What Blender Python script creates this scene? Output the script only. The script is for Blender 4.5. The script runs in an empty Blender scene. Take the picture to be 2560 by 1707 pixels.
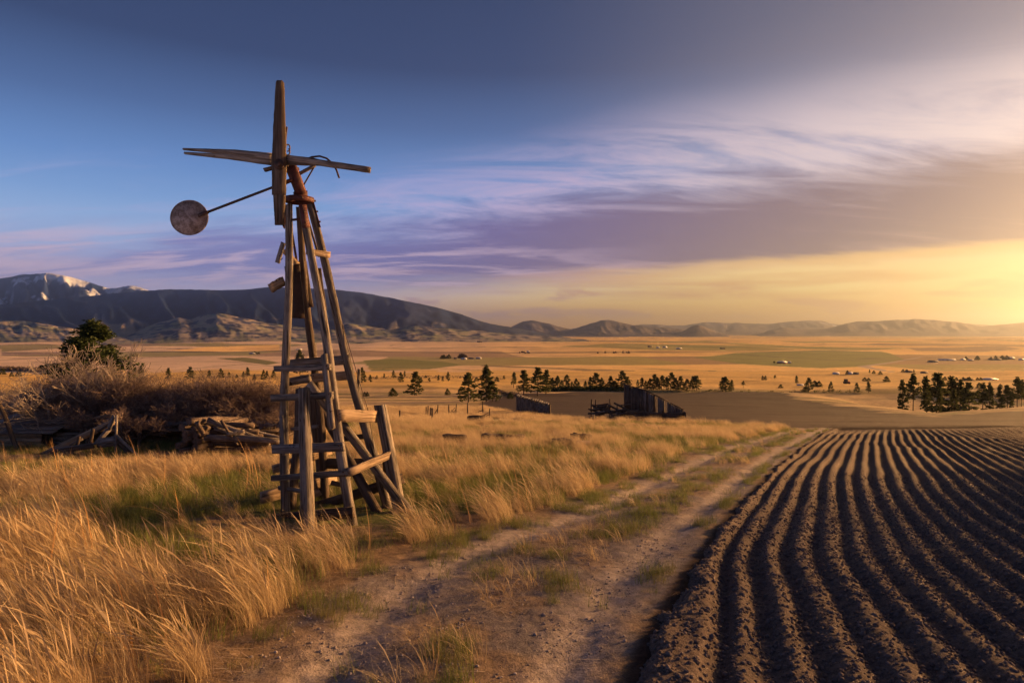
import bpy, math, random
import numpy as np
from mathutils import Vector, Matrix
random.seed(7); RNG = np.random.default_rng(11)
S = bpy.context.scene
COL = S.collection
# ------------------------------------------------------------------ camera
CAMZ = 2.0; FPX = 1564.0; VH = 830.0          # eye height, focal length and horizon row in photo pixels
cam = bpy.data.cameras.new('camera'); cam_o = bpy.data.objects.new('camera', cam); COL.objects.link(cam_o)
cam.sensor_width = 36.0; cam.lens = 36.0*FPX/2560.0
cam.shift_y = -(853.5-VH)/2560.0
cam.clip_start = 0.1; cam.clip_end = 90000.0
cam_o.location = (0, 0, CAMZ); cam_o.rotation_euler = (math.radians(90), 0, 0)
S.camera = cam_o
# ------------------------------------------------------------------ exposure
EXPOSURE = 1.65
S.view_settings.view_transform = 'Standard'; S.view_settings.look = 'None'
S.view_settings.exposure = EXPOSURE; S.view_settings.gamma = 1.0; S.view_settings.use_curve_mapping = False
S.cycles.use_denoising = True; S.cycles.sample_clamp_direct = 5.0
try: S.cycles.denoiser = 'OPENIMAGEDENOISE'
except Exception: pass
S.cycles.use_adaptive_sampling = True; S.cycles.adaptive_threshold = 0.015
S.cycles.max_bounces = 6; S.cycles.diffuse_bounces = 2; S.cycles.glossy_bounces = 2
S.cycles.transmission_bounces = 3; S.cycles.volume_bounces = 0; S.cycles.transparent_max_bounces = 8
S.cycles.sample_clamp_indirect = 4.0
# ------------------------------------------------------------------ sun
SUN_AZ = math.radians(66); SUN_EL = math.radians(9.5)
SUN_DIR = Vector((math.sin(SUN_AZ)*math.cos(SUN_EL), math.cos(SUN_AZ)*math.cos(SUN_EL), math.sin(SUN_EL)))
sun = bpy.data.lights.new('sun', 'SUN'); sun.energy = 5.0; sun.angle = math.radians(6.5); sun.color = (1.0, 0.51, 0.175)
sun_o = bpy.data.objects.new('sun', sun); COL.objects.link(sun_o)
sun_o.rotation_euler = SUN_DIR.to_track_quat('Z', 'Y').to_euler(); sun_o.location = SUN_DIR*50

def lin(r, g, b, a=1.0):
    def c(x):
        x /= 255.0
        return x/12.92 if x <= 0.04045 else ((x+0.055)/1.055)**2.4
    return (c(r), c(g), c(b), a)

class NT:
    """small helper for building node trees"""
    def __init__(s, nt): s.t = nt; s.n = nt.nodes; s.l = nt.links
    def node(s, typ, **kw):
        n = s.n.new(typ)
        for k, v in kw.items(): setattr(n, k, v)
        return n
    def put(s, sock, v):
        if hasattr(v, 'is_output'): s.l.new(v, sock)
        elif v is not None: sock.default_value = v
    def m(s, op, a, b=None, c=None, clamp=False):
        n = s.node('ShaderNodeMath', operation=op, use_clamp=clamp)
        s.put(n.inputs[0], a); s.put(n.inputs[1], b)
        if c is not None: s.put(n.inputs[2], c)
        return n.outputs[0]
    def add(s, a, b): return s.m('ADD', a, b)
    def sub(s, a, b): return s.m('SUBTRACT', a, b)
    def mul(s, a, b): return s.m('MULTIPLY', a, b)
    def div(s, a, b): return s.m('DIVIDE', a, b)
    def ss(s, x, lo, hi, o0=0.0, o1=1.0):
        n = s.node('ShaderNodeMapRange', interpolation_type='SMOOTHSTEP')
        s.put(n.inputs[0], x); s.put(n.inputs[1], lo); s.put(n.inputs[2], hi); s.put(n.inputs[3], o0); s.put(n.inputs[4], o1)
        return n.outputs[0]
    def mix(s, f, a, b, blend='MIX'):
        n = s.node('ShaderNodeMix', data_type='RGBA', blend_type=blend)
        s.put(n.inputs[0], f); s.put(n.inputs[6], a); s.put(n.inputs[7], b)
        return n.outputs[2]
    def ramp(s, f, stops, interp='LINEAR'):
        n = s.node('ShaderNodeValToRGB'); cr = n.color_ramp; cr.interpolation = interp
        while len(cr.elements) > 1: cr.elements.remove(cr.elements[-1])
        cr.elements[0].position = stops[0][0]; cr.elements[0].color = stops[0][1]
        for p, c in stops[1:]:
            e = cr.elements.new(p); e.color = c
        s.put(n.inputs[0], f); return n.outputs[0]
    def noise(s, vec, scale, detail=4.0, rough=0.55, dist=0.0, color=False):
        n = s.node('ShaderNodeTexNoise'); s.put(n.inputs['Vector'], vec)
        n.inputs['Scale'].default_value = scale; n.inputs['Detail'].default_value = detail
        n.inputs['Roughness'].default_value = rough; n.inputs['Distortion'].default_value = dist
        return n.outputs['Color' if color else 'Fac']
    def comb(s, x, y, z):
        n = s.node('ShaderNodeCombineXYZ'); s.put(n.inputs[0], x); s.put(n.inputs[1], y); s.put(n.inputs[2], z); return n.outputs[0]
    def sep(s, v):
        n = s.node('ShaderNodeSeparateXYZ'); s.put(n.inputs[0], v); return n.outputs
    def mapping(s, v, scale=(1, 1, 1), rot=(0, 0, 0), loc=(0, 0, 0)):
        n = s.node('ShaderNodeMapping'); s.put(n.inputs['Vector'], v)
        n.inputs['Scale'].default_value = scale; n.inputs['Rotation'].default_value = rot; n.inputs['Location'].default_value = loc
        return n.outputs[0]

# ------------------------------------------------------------------ world: evening sky with cloud deck
W = bpy.data.worlds.new('World'); S.world = W; W.use_nodes = True
W.node_tree.nodes.clear(); w = NT(W.node_tree)
SKY_STRENGTH = 0.1
gen = w.node('ShaderNodeTexCoord').outputs['Generated']
dx, dy, dz = w.sep(gen)
hor = w.m('SQRT', w.add(w.add(w.mul(dx, dx), w.mul(dy, dy)), 1e-5))
q = w.div(dz, hor)                                             # tangent of elevation
sdot = w.div(w.add(w.mul(dx, math.sin(SUN_AZ)), w.mul(dy, math.cos(SUN_AZ))), hor)   # towards (1) / away from (-1) the sun
qc = w.m('MAXIMUM', q, 0.0)
away = [(0.0, lin(228, 196, 198)), (.05, lin(212, 192, 216)), (.107, lin(178, 190, 230)), (.143, lin(156, 186, 230)), (.19, lin(124, 162, 216)), (.24, lin(100, 140, 200)),
        (.32, lin(74, 102, 154)), (.414, lin(48, 64, 106)), (.7, lin(36, 48, 84)), (1.0, lin(32, 44, 78))]
tow = [(0.0, lin(255, 166, 52)), (.025, lin(255, 184, 66)), (.066, lin(255, 220, 134)), (.106, lin(255, 208, 134)), (.141, lin(240, 206, 176)),
       (.217, lin(216, 196, 200)), (.29, lin(184, 168, 176)), (.38, lin(148, 136, 144)), (.46, lin(124, 115, 126)), (.7, lin(94, 92, 108)), (1.0, lin(76, 78, 98))]
cA = w.ramp(qc, away); cB = w.ramp(qc, tow)
k = w.ss(q, 0.0, 0.2)
mlo = w.add(-0.12, w.mul(k, 0.50)); mhi = w.add(0.50, w.mul(k, 0.60))
msun = w.ss(sdot, mlo, mhi)
base = w.mix(msun, cA, cB)
sun5 = w.ss(sdot, -.25, 1.0)
# cloud layers in plane coordinates, so that they draw together towards the horizon
pz = w.add(w.m('MAXIMUM', dz, 0.0), 0.16)
pl = w.comb(w.div(dx, pz), w.div(dy, pz), 0.0)
streak = w.mapping(pl, scale=(0.40, 1.15, 1.0), rot=(0, 0, math.radians(-17)))
n1 = w.noise(streak, 0.75, 4, 0.55, 0.8)
n2 = w.noise(streak, 2.1, 4, 0.6, 1.0)
wisp = w.noise(w.mapping(pl, scale=(0.55, 1.9, 1), rot=(0, 0, math.radians(-26)), loc=(3.1, 1.7, 0)), 1.5, 8, 0.68, 1.6)
patch = w.noise(w.mapping(pl, scale=(0.5, 1.0, 1), rot=(0, 0, math.radians(-15)), loc=(7.3, 2.2, 0)), 0.8, 1, 0.5, 0.3)
lift = w.mul(w.sub(n1, 0.5), 0.12)
# dark deck, its lower rim clean towards the sun
qlo = w.add(0.040, w.mul(w.ss(sdot, 0.15, 0.92), 0.056))
deck_lo = w.ss(w.add(w.mul(w.sub(n2, .5), .030), w.sub(w.add(q, w.mul(lift, .14)), qlo)), 0.0, w.add(.026, w.mul(w.ss(sdot, .9, .2), .03)))
rise = w.mul(w.ss(sdot, .05, .75), .062)
deck_hi = w.ss(w.add(w.add(q, w.mul(lift, 0.9)), w.mul(w.sub(wisp, .5), .12)), w.add(0.118, rise), w.add(0.180, w.mul(rise, 1.15)), 1.0, 0.0)
deck_s = w.ss(w.add(w.add(w.mul(patch, .6), w.mul(n2, .4)), w.mul(w.ss(sdot, -.25, .5), .36)), 0.42, 0.60, 0.2, 1.0)
deck = w.mul(w.mul(deck_lo, deck_hi), deck_s)
deck_col = w.ramp(sun5, [(0, lin(134, 134, 192)), (.30, lin(108, 104, 168)), (.52, lin(104, 88, 146)), (.72, lin(112, 88, 126)), (.88, lin(118, 90, 106)), (1.0, lin(118, 90, 92))])
deck_lt = w.ramp(sun5, [(0, lin(206, 184, 214)), (.5, lin(192, 160, 190)), (1.0, lin(206, 164, 142))])
deck_col = w.mix(w.ss(w.add(w.mul(wisp, .5), w.mul(n1, .5)), .52, .70, 0, .7), deck_col, deck_lt)
# pale wisps above the deck
band_hi = w.mul(w.ss(sdot, .05, .8), .085)
cir_band = w.mul(w.ss(q, 0.09, 0.15), w.ss(w.add(q, w.mul(lift, .8)), w.add(.17, band_hi), w.add(.27, w.mul(band_hi, 1.5)), 1.0, 0.0))
cir = w.mul(cir_band, w.ss(w.add(w.add(w.mul(wisp, .75), w.mul(patch, .25)), w.mul(w.ss(sdot, -.15, .45), .15)), 0.46, 0.72, 0, .92))
cir_col = w.ramp(sun5, [(0, lin(176, 174, 218)), (.4, lin(184, 172, 214)), (.65, lin(196, 174, 204)), (.85, lin(216, 194, 200)), (1.0, lin(236, 212, 204))])
# pink low streaks on the side away from the sun
pk = w.mul(w.mul(w.ss(q, .04, .08), w.ss(w.add(q, w.mul(lift, .5)), .11, .16, 1, 0)), w.ss(w.add(w.mul(n2, .6), w.mul(wisp, .4)), .46, .60, 0, .8))
pk = w.mul(pk, w.ss(sdot, .3, .65, 1, 0))
# small clouds low in the golden gap
sm = w.noise(w.mapping(w.comb(w.div(dx, hor), w.div(dy, hor), q), scale=(3.4, 3.4, 20)), 1.5, 4, 0.62, 0.6)
smk = w.mul(w.mul(w.ss(q, .012, .03), w.ss(q, .06, .09, 1, 0)), w.ss(sm, .50, .62, 0, .85))
c = w.mix(cir, base, cir_col)
c = w.mix(smk, c, w.ramp(w.ss(sdot, 0, 1.0), [(0, lin(196, 160, 172)), (.5, lin(206, 152, 128)), (1, lin(226, 162, 92))]))
c = w.mix(deck, c, deck_col)
c = w.mix(pk, c, lin(218, 186, 206))
# thin streaks under the deck and its sunlit lower rim
st_n = w.noise(w.mapping(w.comb(w.div(dx, hor), w.div(dy, hor), q), scale=(1.5, 1.5, 30), loc=(2.3, .4, 0)), 1.3, 5, 0.58, 0.5)
under = w.mul(w.mul(w.ss(q, .03, .055), w.ss(q, .085, .115, 1, 0)), w.mul(w.ss(st_n, .48, .66, 0, .6), w.ss(sdot, .0, .35)))
c = w.mix(under, c, w.ramp(sun5, [(0, lin(176, 150, 186)), (.5, lin(188, 146, 150)), (.8, lin(222, 158, 96)), (1, lin(238, 170, 84))]))
rim = w.mul(w.mul(w.mul(deck_lo, w.sub(1.0, deck_lo)), 3.4), w.ss(sdot, .35, .85, 0, .8))
c = w.mix(rim, c, lin(255, 196, 104))
scale_c = w.node('ShaderNodeVectorMath', operation='SCALE'); w.put(scale_c.inputs[0], c)
scale_c.inputs['Scale'].default_value = 1.0/(2.0**EXPOSURE)/SKY_STRENGTH
sky = w.node('ShaderNodeTexSky', sky_type='NISHITA', sun_disc=False)
sky.sun_elevation = SUN_EL; sky.sun_rotation = SUN_AZ; sky.air_density = 1.0; sky.dust_density = 1.5; sky.ozone_density = 2.0
final = w.mix(0.05, scale_c.outputs[0], sky.outputs[0])
bg = w.node('ShaderNodeBackground'); w.put(bg.inputs[0], final); bg.inputs[1].default_value = SKY_STRENGTH
w.l.new(bg.outputs[0], w.node('ShaderNodeOutputWorld').inputs[0])
W.cycles.sampling_method = 'MANUAL'; W.cycles.sample_map_resolution = 512

# ------------------------------------------------------------------ numpy noise and terrain
def _hash(ix, iy, seed):
    h = (ix.astype(np.int64)*374761393 + iy.astype(np.int64)*668265263 + seed*1442695041) & 0xffffffff
    h = ((h ^ (h >> 13))*1274126177) & 0xffffffff
    return ((h ^ (h >> 16)) & 0xffff)/65535.0
def vnoise(x, y, seed=0):
    x = np.asarray(x, float); y = np.asarray(y, float)
    ix = np.floor(x); iy = np.floor(y); fx = x-ix; fy = y-iy
    fx = fx*fx*fx*(fx*(fx*6-15)+10); fy = fy*fy*fy*(fy*(fy*6-15)+10)
    a = _hash(ix, iy, seed); b = _hash(ix+1, iy, seed); c_ = _hash(ix, iy+1, seed); d = _hash(ix+1, iy+1, seed)
    return (a*(1-fx)+b*fx)*(1-fy)+(c_*(1-fx)+d*fx)*fy
def fbm(x, y, oct=4, seed=0, gain=0.5):
    s_ = 0; a = 1.0; t = 0
    for i in range(oct):
        s_ = s_+a*vnoise(np.asarray(x)*2**i+17.3*i, np.asarray(y)*2**i-9.1*i, seed+i*13); t += a; a *= gain
    return s_/t
def sst(x, lo, hi):
    t = np.clip((np.asarray(x, float)-lo)/(hi-lo), 0, 1); return t*t*(3-2*t)

PY = np.array([-60, 0, 40, 55, 70, 110, 170, 240, 290, 330, 420, 560, 680, 740, 800, 1000, 1150, 1500, 60000.])
PZ = np.array([6, 0, -4, -5.75, -7.6, -11.5, -16.6, -22.4, -26.5, -33, -40, -42, -43, -44.5, -52, -74, -78, -78, -78.])
_fy = np.concatenate([np.arange(-60, 300, 1.0), np.geomspace(300, 60000, 900)])
_fz = np.interp(_fy, PY, PZ)
for _ in range(3): _fz[1:-1] = .25*_fz[:-2]+.5*_fz[1:-1]+.25*_fz[2:]
for _ in range(25): _fz[361:-1] = .25*_fz[360:-2]+.5*_fz[361:-1]+.25*_fz[362:]
LY = np.array([2, 4.84, 5.82, 6.78, 8.36, 9.16, 10.5, 14.11, 17.55, 23.23, 30.67, 39, 44, 60])
LX = np.array([-1.9, -2.08, -2.1, -1.9, -1.26, -.6, .47, 2.3, 4.2, 7.18, 12.04, 17.6, 21, 33])
SY = np.array([1, 4.34, 5.01, 6.48, 9.02, 11.79, 16.08, 21.49, 36.5, 44, 60])
SX = np.array([-.1, .68, .95, 1.6, 2.82, 4.25, 6.54, 9.63, 18.39, 23, 34])
GY = np.array([1, 4.34, 5.64, 7.88, 10.67, 14.76, 19.81, 26.67, 37.47, 60])
GX = np.array([.5, 1.58, 2.03, 2.85, 4.2, 6.35, 9.19, 13.14, 19.66, 33.4])
def smooth_curve(Yk, Xk):
    yy = np.linspace(Yk[0], Yk[-1], 1200); xx = np.interp(yy, Yk, Xk)
    ker = np.hanning(61); ker /= ker.sum()
    pad = np.concatenate([xx[0]+(xx[1]-xx[0])*np.arange(-30, 0), xx, xx[-1]+(xx[-1]-xx[-2])*np.arange(1, 31)])
    return yy, np.convolve(pad, ker, 'valid')
_l = smooth_curve(LY, LX); _s = smooth_curve(SY, SX); _g = smooth_curve(GY, GX)
def Lx(y): return np.interp(y, *_l)
def Sx(y): return np.interp(y, *_s)
def Gx(y): return np.interp(y, *_g)
def gully(x, y):
    a = ((x-54)*(290-80)-(y-80)*(122-54))/math.hypot(210, 68)          # beyond the slanting field edge
    b = (-(x-54)*(105-80)+(y-80)*(85-54))/math.hypot(25, 31)           # beyond the near lip
    d = np.minimum(a, b)
    return 15*sst(d, 0, 70)*(1-sst(y, 330, 480))
def T(x, y):
    x = np.asarray(x, float); y = np.asarray(y, float)
    z = np.interp(y, _fy, _fz)
    z = z+(fbm(x/9.0, y/9.0, 3, 3)-.5)*0.35*sst(y, 6, 30)*(1-sst(y, 900, 1200))
    z = z+(fbm(x/110.0, y/80.0, 3, 5)-.5)*7.0*sst(y, 90, 380)*(1-sst(y, 1000, 1500))
    z = z+(fbm(x/700.0+4, y/1100.0, 4, 8)-.5)*34.0*sst(y, 1200, 3000)*(1-.6*sst(y, 6000, 12000))
    return z-gully(x, y)
def P(u, v, Y): return Vector(((u-1280)/FPX*Y, Y, CAMZ-(v-VH)/FPX*Y))
K = 2560/2352.0
def D(u, v, Y): return P(u*K, v*K, Y)                                  # point from the coordinates of the 2352 px wide view
_mY = np.concatenate([np.linspace(3, 60, 1200), np.geomspace(60, 30000, 4000)])
def hit(u, v):
    """first point where the line of sight meets the ground"""
    x = (u-1280)/FPX*_mY; z = CAMZ-(v-VH)/FPX*_mY
    below = z <= T(x, _mY)
    i = int(np.argmax(below)) if below.any() else len(_mY)-1
    return float(x[i]), float(_mY[i]), float(T(x[i], _mY[i]))
def hitD(u, v): return hit(u*K, v*K)
def trackt(x, y): return (x-Lx(y))/(Sx(y)-Lx(y))

# ------------------------------------------------------------------ object helpers
def tag(o, label=None, cat=None, group=None, kind=None):
    if label: o['label'] = label
    if cat: o['category'] = cat
    if group: o['group'] = group
    if kind: o['kind'] = kind
    return o
def empty(name, loc=(0, 0, 0), rz=0.0):
    o = bpy.data.objects.new(name, None); COL.objects.link(o); o.location = loc; o.rotation_euler = (0, 0, rz); o.empty_display_size = .2
    return o
def mesh_np(name, verts, faces, mat, smooth=False, cols=None):
    """mesh from an array of vertices and an (n,3) or (n,4) array of faces"""
    me = bpy.data.meshes.new(name)
    verts = np.asarray(verts, np.float32); faces = np.asarray(faces, np.int32)
    n, kf = faces.shape
    me.vertices.add(len(verts)); me.vertices.foreach_set('co', verts.ravel())
    me.loops.add(n*kf); me.loops.foreach_set('vertex_index', faces.ravel())
    me.polygons.add(n); me.polygons.foreach_set('loop_start', np.arange(0, n*kf, kf, dtype=np.int32))
    if smooth: me.polygons.foreach_set('use_smooth', np.ones(n, bool))
    if cols is not None:
        a = me.attributes.new('col', 'FLOAT_COLOR', 'POINT')
        cc = np.ones((len(verts), 4), np.float32); cc[:, :cols.shape[1]] = cols
        a.data.foreach_set('color', cc.ravel())
    me.update(calc_edges=True); me.validate()
    if mat: me.materials.append(mat)
    return me
def obj(name, me, parent=None, loc=None):
    o = bpy.data.objects.new(name, me); COL.objects.link(o)
    if parent: o.parent = parent
    if loc is not None: o.location = loc
    return o
def grid_faces(nr, nc):
    i = np.arange(nr-1)[:, None]*nc+np.arange(nc-1)[None, :]
    i = i.ravel(); return np.stack([i, i+1, i+nc+1, i+nc], 1)
def sub_mesh(V, F, C, keep):
    F = F[keep]; used = np.unique(F); re = np.zeros(len(V), np.int64); re[used] = np.arange(len(used))
    return V[used], re[F], C[used]
def frame(p0, p1, up=Vector((0, 0, 1))):
    """matrix whose x axis runs from p0 to p1 and whose z axis is near up"""
    p0 = Vector(p0); p1 = Vector(p1); x = (p1-p0).normalized()
    if abs(x.dot(up)) > .98: up = Vector((0, -1, 0))
    y = up.cross(x).normalized(); z = x.cross(y)
    M = Matrix((x, y, z)).transposed().to_4x4(); M.translation = p0
    return M
def wm(o):
    M = o.matrix_basis.copy()
    while o.parent:
        o = o.parent; M = o.matrix_basis @ M
    return M
def set_world(o, M, parent):
    if parent:
        o.parent = parent; M = wm(parent).inverted() @ M
    o.matrix_basis = M
def plank(name, p0, p1, wd, th, mat, parent=None, up=Vector((0, 0, 1)), wd1=None, seg=6, jit=.04, pm=None):
    """a weathered board: x along its length, wd across (z), th deep (y), uneven edges and ragged ends"""
    p0 = Vector(p0); p1 = Vector(p1); L = (p1-p0).length; wd1 = wd if wd1 is None else wd1
    V = []; rnd = random.Random(hash((round(L, 4), round(p0.x, 3), round(p0.z, 3))) & 0xffff)
    for i in range(seg+1):
        t = i/seg; ww = (wd+(wd1-wd)*t)/2
        sl = rnd.uniform(-1, 1)*.012*L if False else 0
        for sy, sz in ((-1, -1), (1, -1), (1, 1), (-1, 1)):
            xo = rnd.uniform(-.25, .25)*wd if i in (0, seg) else 0
            V.append((t*L+xo*.5, sy*th/2*(1+rnd.uniform(-jit, jit)*1.5), sz*ww*(1+rnd.uniform(-jit, jit)*1.6)+rnd.uniform(-1, 1)*wd*jit*.6))
    Fq = []
    for i in range(seg):
        a = i*4
        for k_ in range(4): Fq.append((a+k_, a+(k_+1) % 4, a+4+(k_+1) % 4, a+4+k_))
    Fq.append((3, 2, 1, 0)); e = seg*4; Fq.append((e, e+1, e+2, e+3))
    me = mesh_np(name, V, Fq, mat)
    o = bpy.data.objects.new(name, me); COL.objects.link(o)
    M = frame(p0, p1, up)
    if pm is not None: o.parent = parent; o.matrix_basis = pm.inverted() @ M
    else: set_world(o, M, parent)
    return o
def pole(name, p0, p1, r0, r1, mat, parent=None, n=9, seg=8, wob=.10, bend=.012, pm=None):
    """a log or post with slight swellings and bends, closed ends"""
    p0 = Vector(p0); p1 = Vector(p1); L = (p1-p0).length
    rnd = random.Random(hash((round(L, 4), round(p0.x, 3), round(p1.z, 3))) & 0xffff)
    V = []; ph = rnd.uniform(0, 6); ph2 = rnd.uniform(0, 6); prof = [1+rnd.uniform(-wob, wob) for _ in range(n)]
    for i in range(seg+1):
        t = i/seg; r = (r0+(r1-r0)*t)*(1+rnd.uniform(-wob, wob)*.6)
        cy = bend*L*math.sin(ph+t*4)*math.sin(math.pi*t); cz = bend*L*math.sin(ph2+t*5)*math.sin(math.pi*t)
        for k_ in range(n):
            a = 2*math.pi*k_/n
            V.append((t*L+(rnd.uniform(-.2, .2)*r if i in (0, seg) else 0), cy+r*prof[k_]*math.cos(a), cz+r*prof[k_]*math.sin(a)))
    V.append((0, 0, 0)); V.append((L, 0, 0)); Fq = []; c0 = len(V)-2; c1 = c0+1
    tri = []
    for i in range(seg):
        for k_ in range(n):
            a = i*n+k_; b = i*n+(k_+1) % n
            tri += [(a, b, b+n), (a, b+n, a+n)]
    e = seg*n
    for k_ in range(n):
        tri += [(c0, (k_+1) % n, k_), (c1, e+k_, e+(k_+1) % n)]
    me = mesh_np(name, V, tri, mat, smooth=True)
    me.polygons.foreach_set('use_smooth', np.array([True]*(2*seg*n)+[False]*(2*n)))
    o = bpy.data.objects.new(name, me); COL.objects.link(o)
    M = frame(p0, p1)
    if pm is not None: o.parent = parent; o.matrix_basis = pm.inverted() @ M
    else: set_world(o, M, parent)
    return o
def tube(name, pts, r, mat, parent=None, n=6):
    """a bent rod through the given world points"""
    pts = [Vector(p) for p in pts]; V = []; Fq = []
    org = pts[0]
    for i, p in enumerate(pts):
        d = (pts[min(i+1, len(pts)-1)]-pts[max(i-1, 0)]).normalized()
        a = d.orthogonal().normalized() if i == 0 else (pa-d*pa.dot(d)).normalized()
        pa = a; b = d.cross(a)
        for k_ in range(n):
            t = 2*math.pi*k_/n; V.append(tuple(p-org+(a*math.cos(t)+b*math.sin(t))*r))
    for i in range(len(pts)-1):
        for k_ in range(n): Fq.append((i*n+k_, i*n+(k_+1) % n, i*n+n+(k_+1) % n, i*n+n+k_))
    me = mesh_np(name, V, Fq, mat, smooth=True)
    o = bpy.data.objects.new(name, me); COL.objects.link(o); set_world(o, Matrix.Translation(org), parent)
    return o
def disc(name, c, nrm, r, th, mat, parent=None, n=28, rin=0.0):
    """a thick disc or ring"""
    V = []; Fq = []
    for z in (-th/2, th/2):
        for rr in ([r, rin] if rin else [r]):
            for k_ in range(n):
                a = 2*math.pi*k_/n; V.append((z, rr*math.cos(a), rr*math.sin(a)))
    tri = []
    m_ = n
    def quad(a, b, c_, d): tri.extend([(a, b, c_), (a, c_, d)])
    if rin:
        for k_ in range(n):
            j = (k_+1) % n
            quad(k_, j, 2*n+j, 2*n+k_); quad(n+j, n+k_, 3*n+k_, 3*n+j)
            quad(j, k_, n+k_, n+j); quad(2*n+k_, 2*n+j, 3*n+j, 3*n+k_)
    else:
        V += [(-th/2, 0, 0), (th/2, 0, 0)]; c0 = 2*n; c1 = c0+1
        for k_ in range(n):
            j = (k_+1) % n
            quad(k_, j, n+j, n+k_); tri.extend([(c0, j, k_), (c1, n+k_, n+j)])
    me = mesh_np(name, V, tri, mat)
    o = bpy.data.objects.new(name, me); COL.objects.link(o)
    set_world(o, frame(c, Vector(c)+Vector(nrm)), parent)
    return o

# ------------------------------------------------------------------ materials
def mat_new(name):
    m_ = bpy.data.materials.new(name); m_.use_nodes = True; m_.node_tree.nodes.clear()
    t = NT(m_.node_tree); out = t.node('ShaderNodeOutputMaterial')
    return m_, t, out
def principled(t, out, col, rough=.9, spec=.2, bump=None, bstr=.5, bdist=.02, metal=0.0):
    b = t.node('ShaderNodeBsdfPrincipled'); t.put(b.inputs['Base Color'], col); t.put(b.inputs['Roughness'], rough)
    b.inputs['Specular IOR Level'].default_value = spec; b.inputs['Metallic'].default_value = metal
    if bump is not None:
        bn = t.node('ShaderNodeBump'); bn.inputs['Strength'].default_value = bstr; bn.inputs['Distance'].default_value = bdist
        t.put(bn.inputs['Height'], bump); t.l.new(bn.outputs[0], b.inputs['Normal'])
    t.l.new(b.outputs[0], out.inputs[0]); return b
def wood(name, ca, cb, crack=.35, sc=1.0, rough=.85):
    m_, t, out = mat_new(name)
    v = t.node('ShaderNodeTexCoord').outputs['Object']; rnd = t.node('ShaderNodeObjectInfo').outputs['Random']
    off = t.comb(t.mul(rnd, 37.0), t.mul(rnd, 11.0), t.mul(rnd, 5.0))
    ad = t.node('ShaderNodeVectorMath', operation='ADD'); t.put(ad.inputs[0], v); t.put(ad.inputs[1], off); v = ad.outputs[0]
    g = t.noise(t.mapping(v, scale=(1.1*sc, 17*sc, 17*sc)), 1.0, 5, .65, .5)
    g2 = t.noise(t.mapping(v, scale=(1.5*sc, 42*sc, 42*sc)), 1.0, 3, .6, .3)
    big = t.noise(v, 2.3*sc, 3, .5)
    kn = t.noise(t.mapping(v, scale=(4*sc, 8*sc, 8*sc)), 1.0, 2, .5, 1.5)
    c_ = t.mix(t.ss(g, .3, .7), ca, cb)
    c_ = t.mix(t.ss(big, .35, .7, 0, .45), c_, tuple(x*.55 for x in ca[:3])+(1,))
    ck = t.ss(g2, .34, .46, 1, 0)
    c_ = t.mix(t.mul(ck, crack*1.6), c_, (.012, .009, .008, 1))
    c_ = t.mix(t.ss(kn, .68, .74, 0, .8), c_, (.02, .012, .008, 1))
    c_ = t.mix(t.mul(rnd, .35), c_, tuple(x*.6 for x in ca[:3])+(1,))
    hgt = t.sub(t.add(t.mul(g, .6), t.mul(big, .4)), t.mul(ck, .8))
    principled(t, out, c_, rough, .15, hgt, .8, .012)
    return m_
M_WOOD = wood('weathered_wood', (.085, .070, .060, 1), (.32, .275, .24, 1), .62)
M_WOOD_D = wood('dark_weathered_wood', (.065, .046, .036, 1), (.15, .112, .088, 1))
M_WOOD_G = wood('grey_board_wood', (.13, .115, .11, 1), (.27, .24, .23, 1), .5)
M_WOOD_T = wood('tan_board_wood', (.26, .18, .12, 1), (.42, .32, .23, 1), .3)
M_LOG = wood('old_log', (.085, .062, .05, 1), (.20, .15, .12, 1), .5)
def rust(name, ca, cb, rough=.7):
    m_, t, out = mat_new(name)
    v = t.node('ShaderNodeTexCoord').outputs['Object']
    n = t.noise(v, 14, 5, .65); n2_ = t.noise(v, 55, 3, .6)
    c_ = t.mix(t.ss(n, .35, .65), ca, cb); c_ = t.mix(t.ss(n2_, .55, .7, 0, .5), c_, (.03, .015, .012, 1))
    principled(t, out, c_, rough, .4, n2_, .4, .004, .25)
    return m_
M_RED = rust('red_oxide_iron', (.10, .030, .026, 1), (.05, .020, .02, 1))
M_IRON = rust('rusty_iron', (.07, .035, .025, 1), (.03, .022, .02, 1))
M_PLATE = rust('rusted_plate', (.30, .245, .23, 1), (.15, .11, .095, 1))
M_SHEET = rust('dark_sheet_panel', (.04, .022, .018, 1), (.022, .015, .014, 1))

def terrain_mat(name, nscale, bump_d, fine=1.0, rough=.95):
    m_, t, out = mat_new(name)
    at = t.node('ShaderNodeAttribute', attribute_name='col').outputs['Color']
    v = t.node('ShaderNodeTexCoord').outputs['Object']
    n = t.noise(v, nscale, 6, .65); n2_ = t.noise(v, nscale*7, 4, .6)
    f_ = t.add(t.mul(n, .9), t.mul(n2_, .7))
    f_ = t.ss(f_, .35, 1.25, 1-.55*fine, 1+.55*fine)
    vm = t.node('ShaderNodeVectorMath', operation='SCALE'); t.put(vm.inputs[0], at); t.put(vm.inputs['Scale'], f_)
    principled(t, out, vm.outputs[0], rough, .1, t.add(n, t.mul(n2_, .4)), .6, bump_d)
    return m_
M_NEAR = terrain_mat('meadow_soil', 9.0, .035, 1.25)
M_MID = terrain_mat('hill_grass', .35, .15, .7)
M_FAR = terrain_mat('valley_fields', .02, 1.0, .45)
M_MTN = terrain_mat('mountain_slopes', .006, 3.0, .8)
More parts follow.
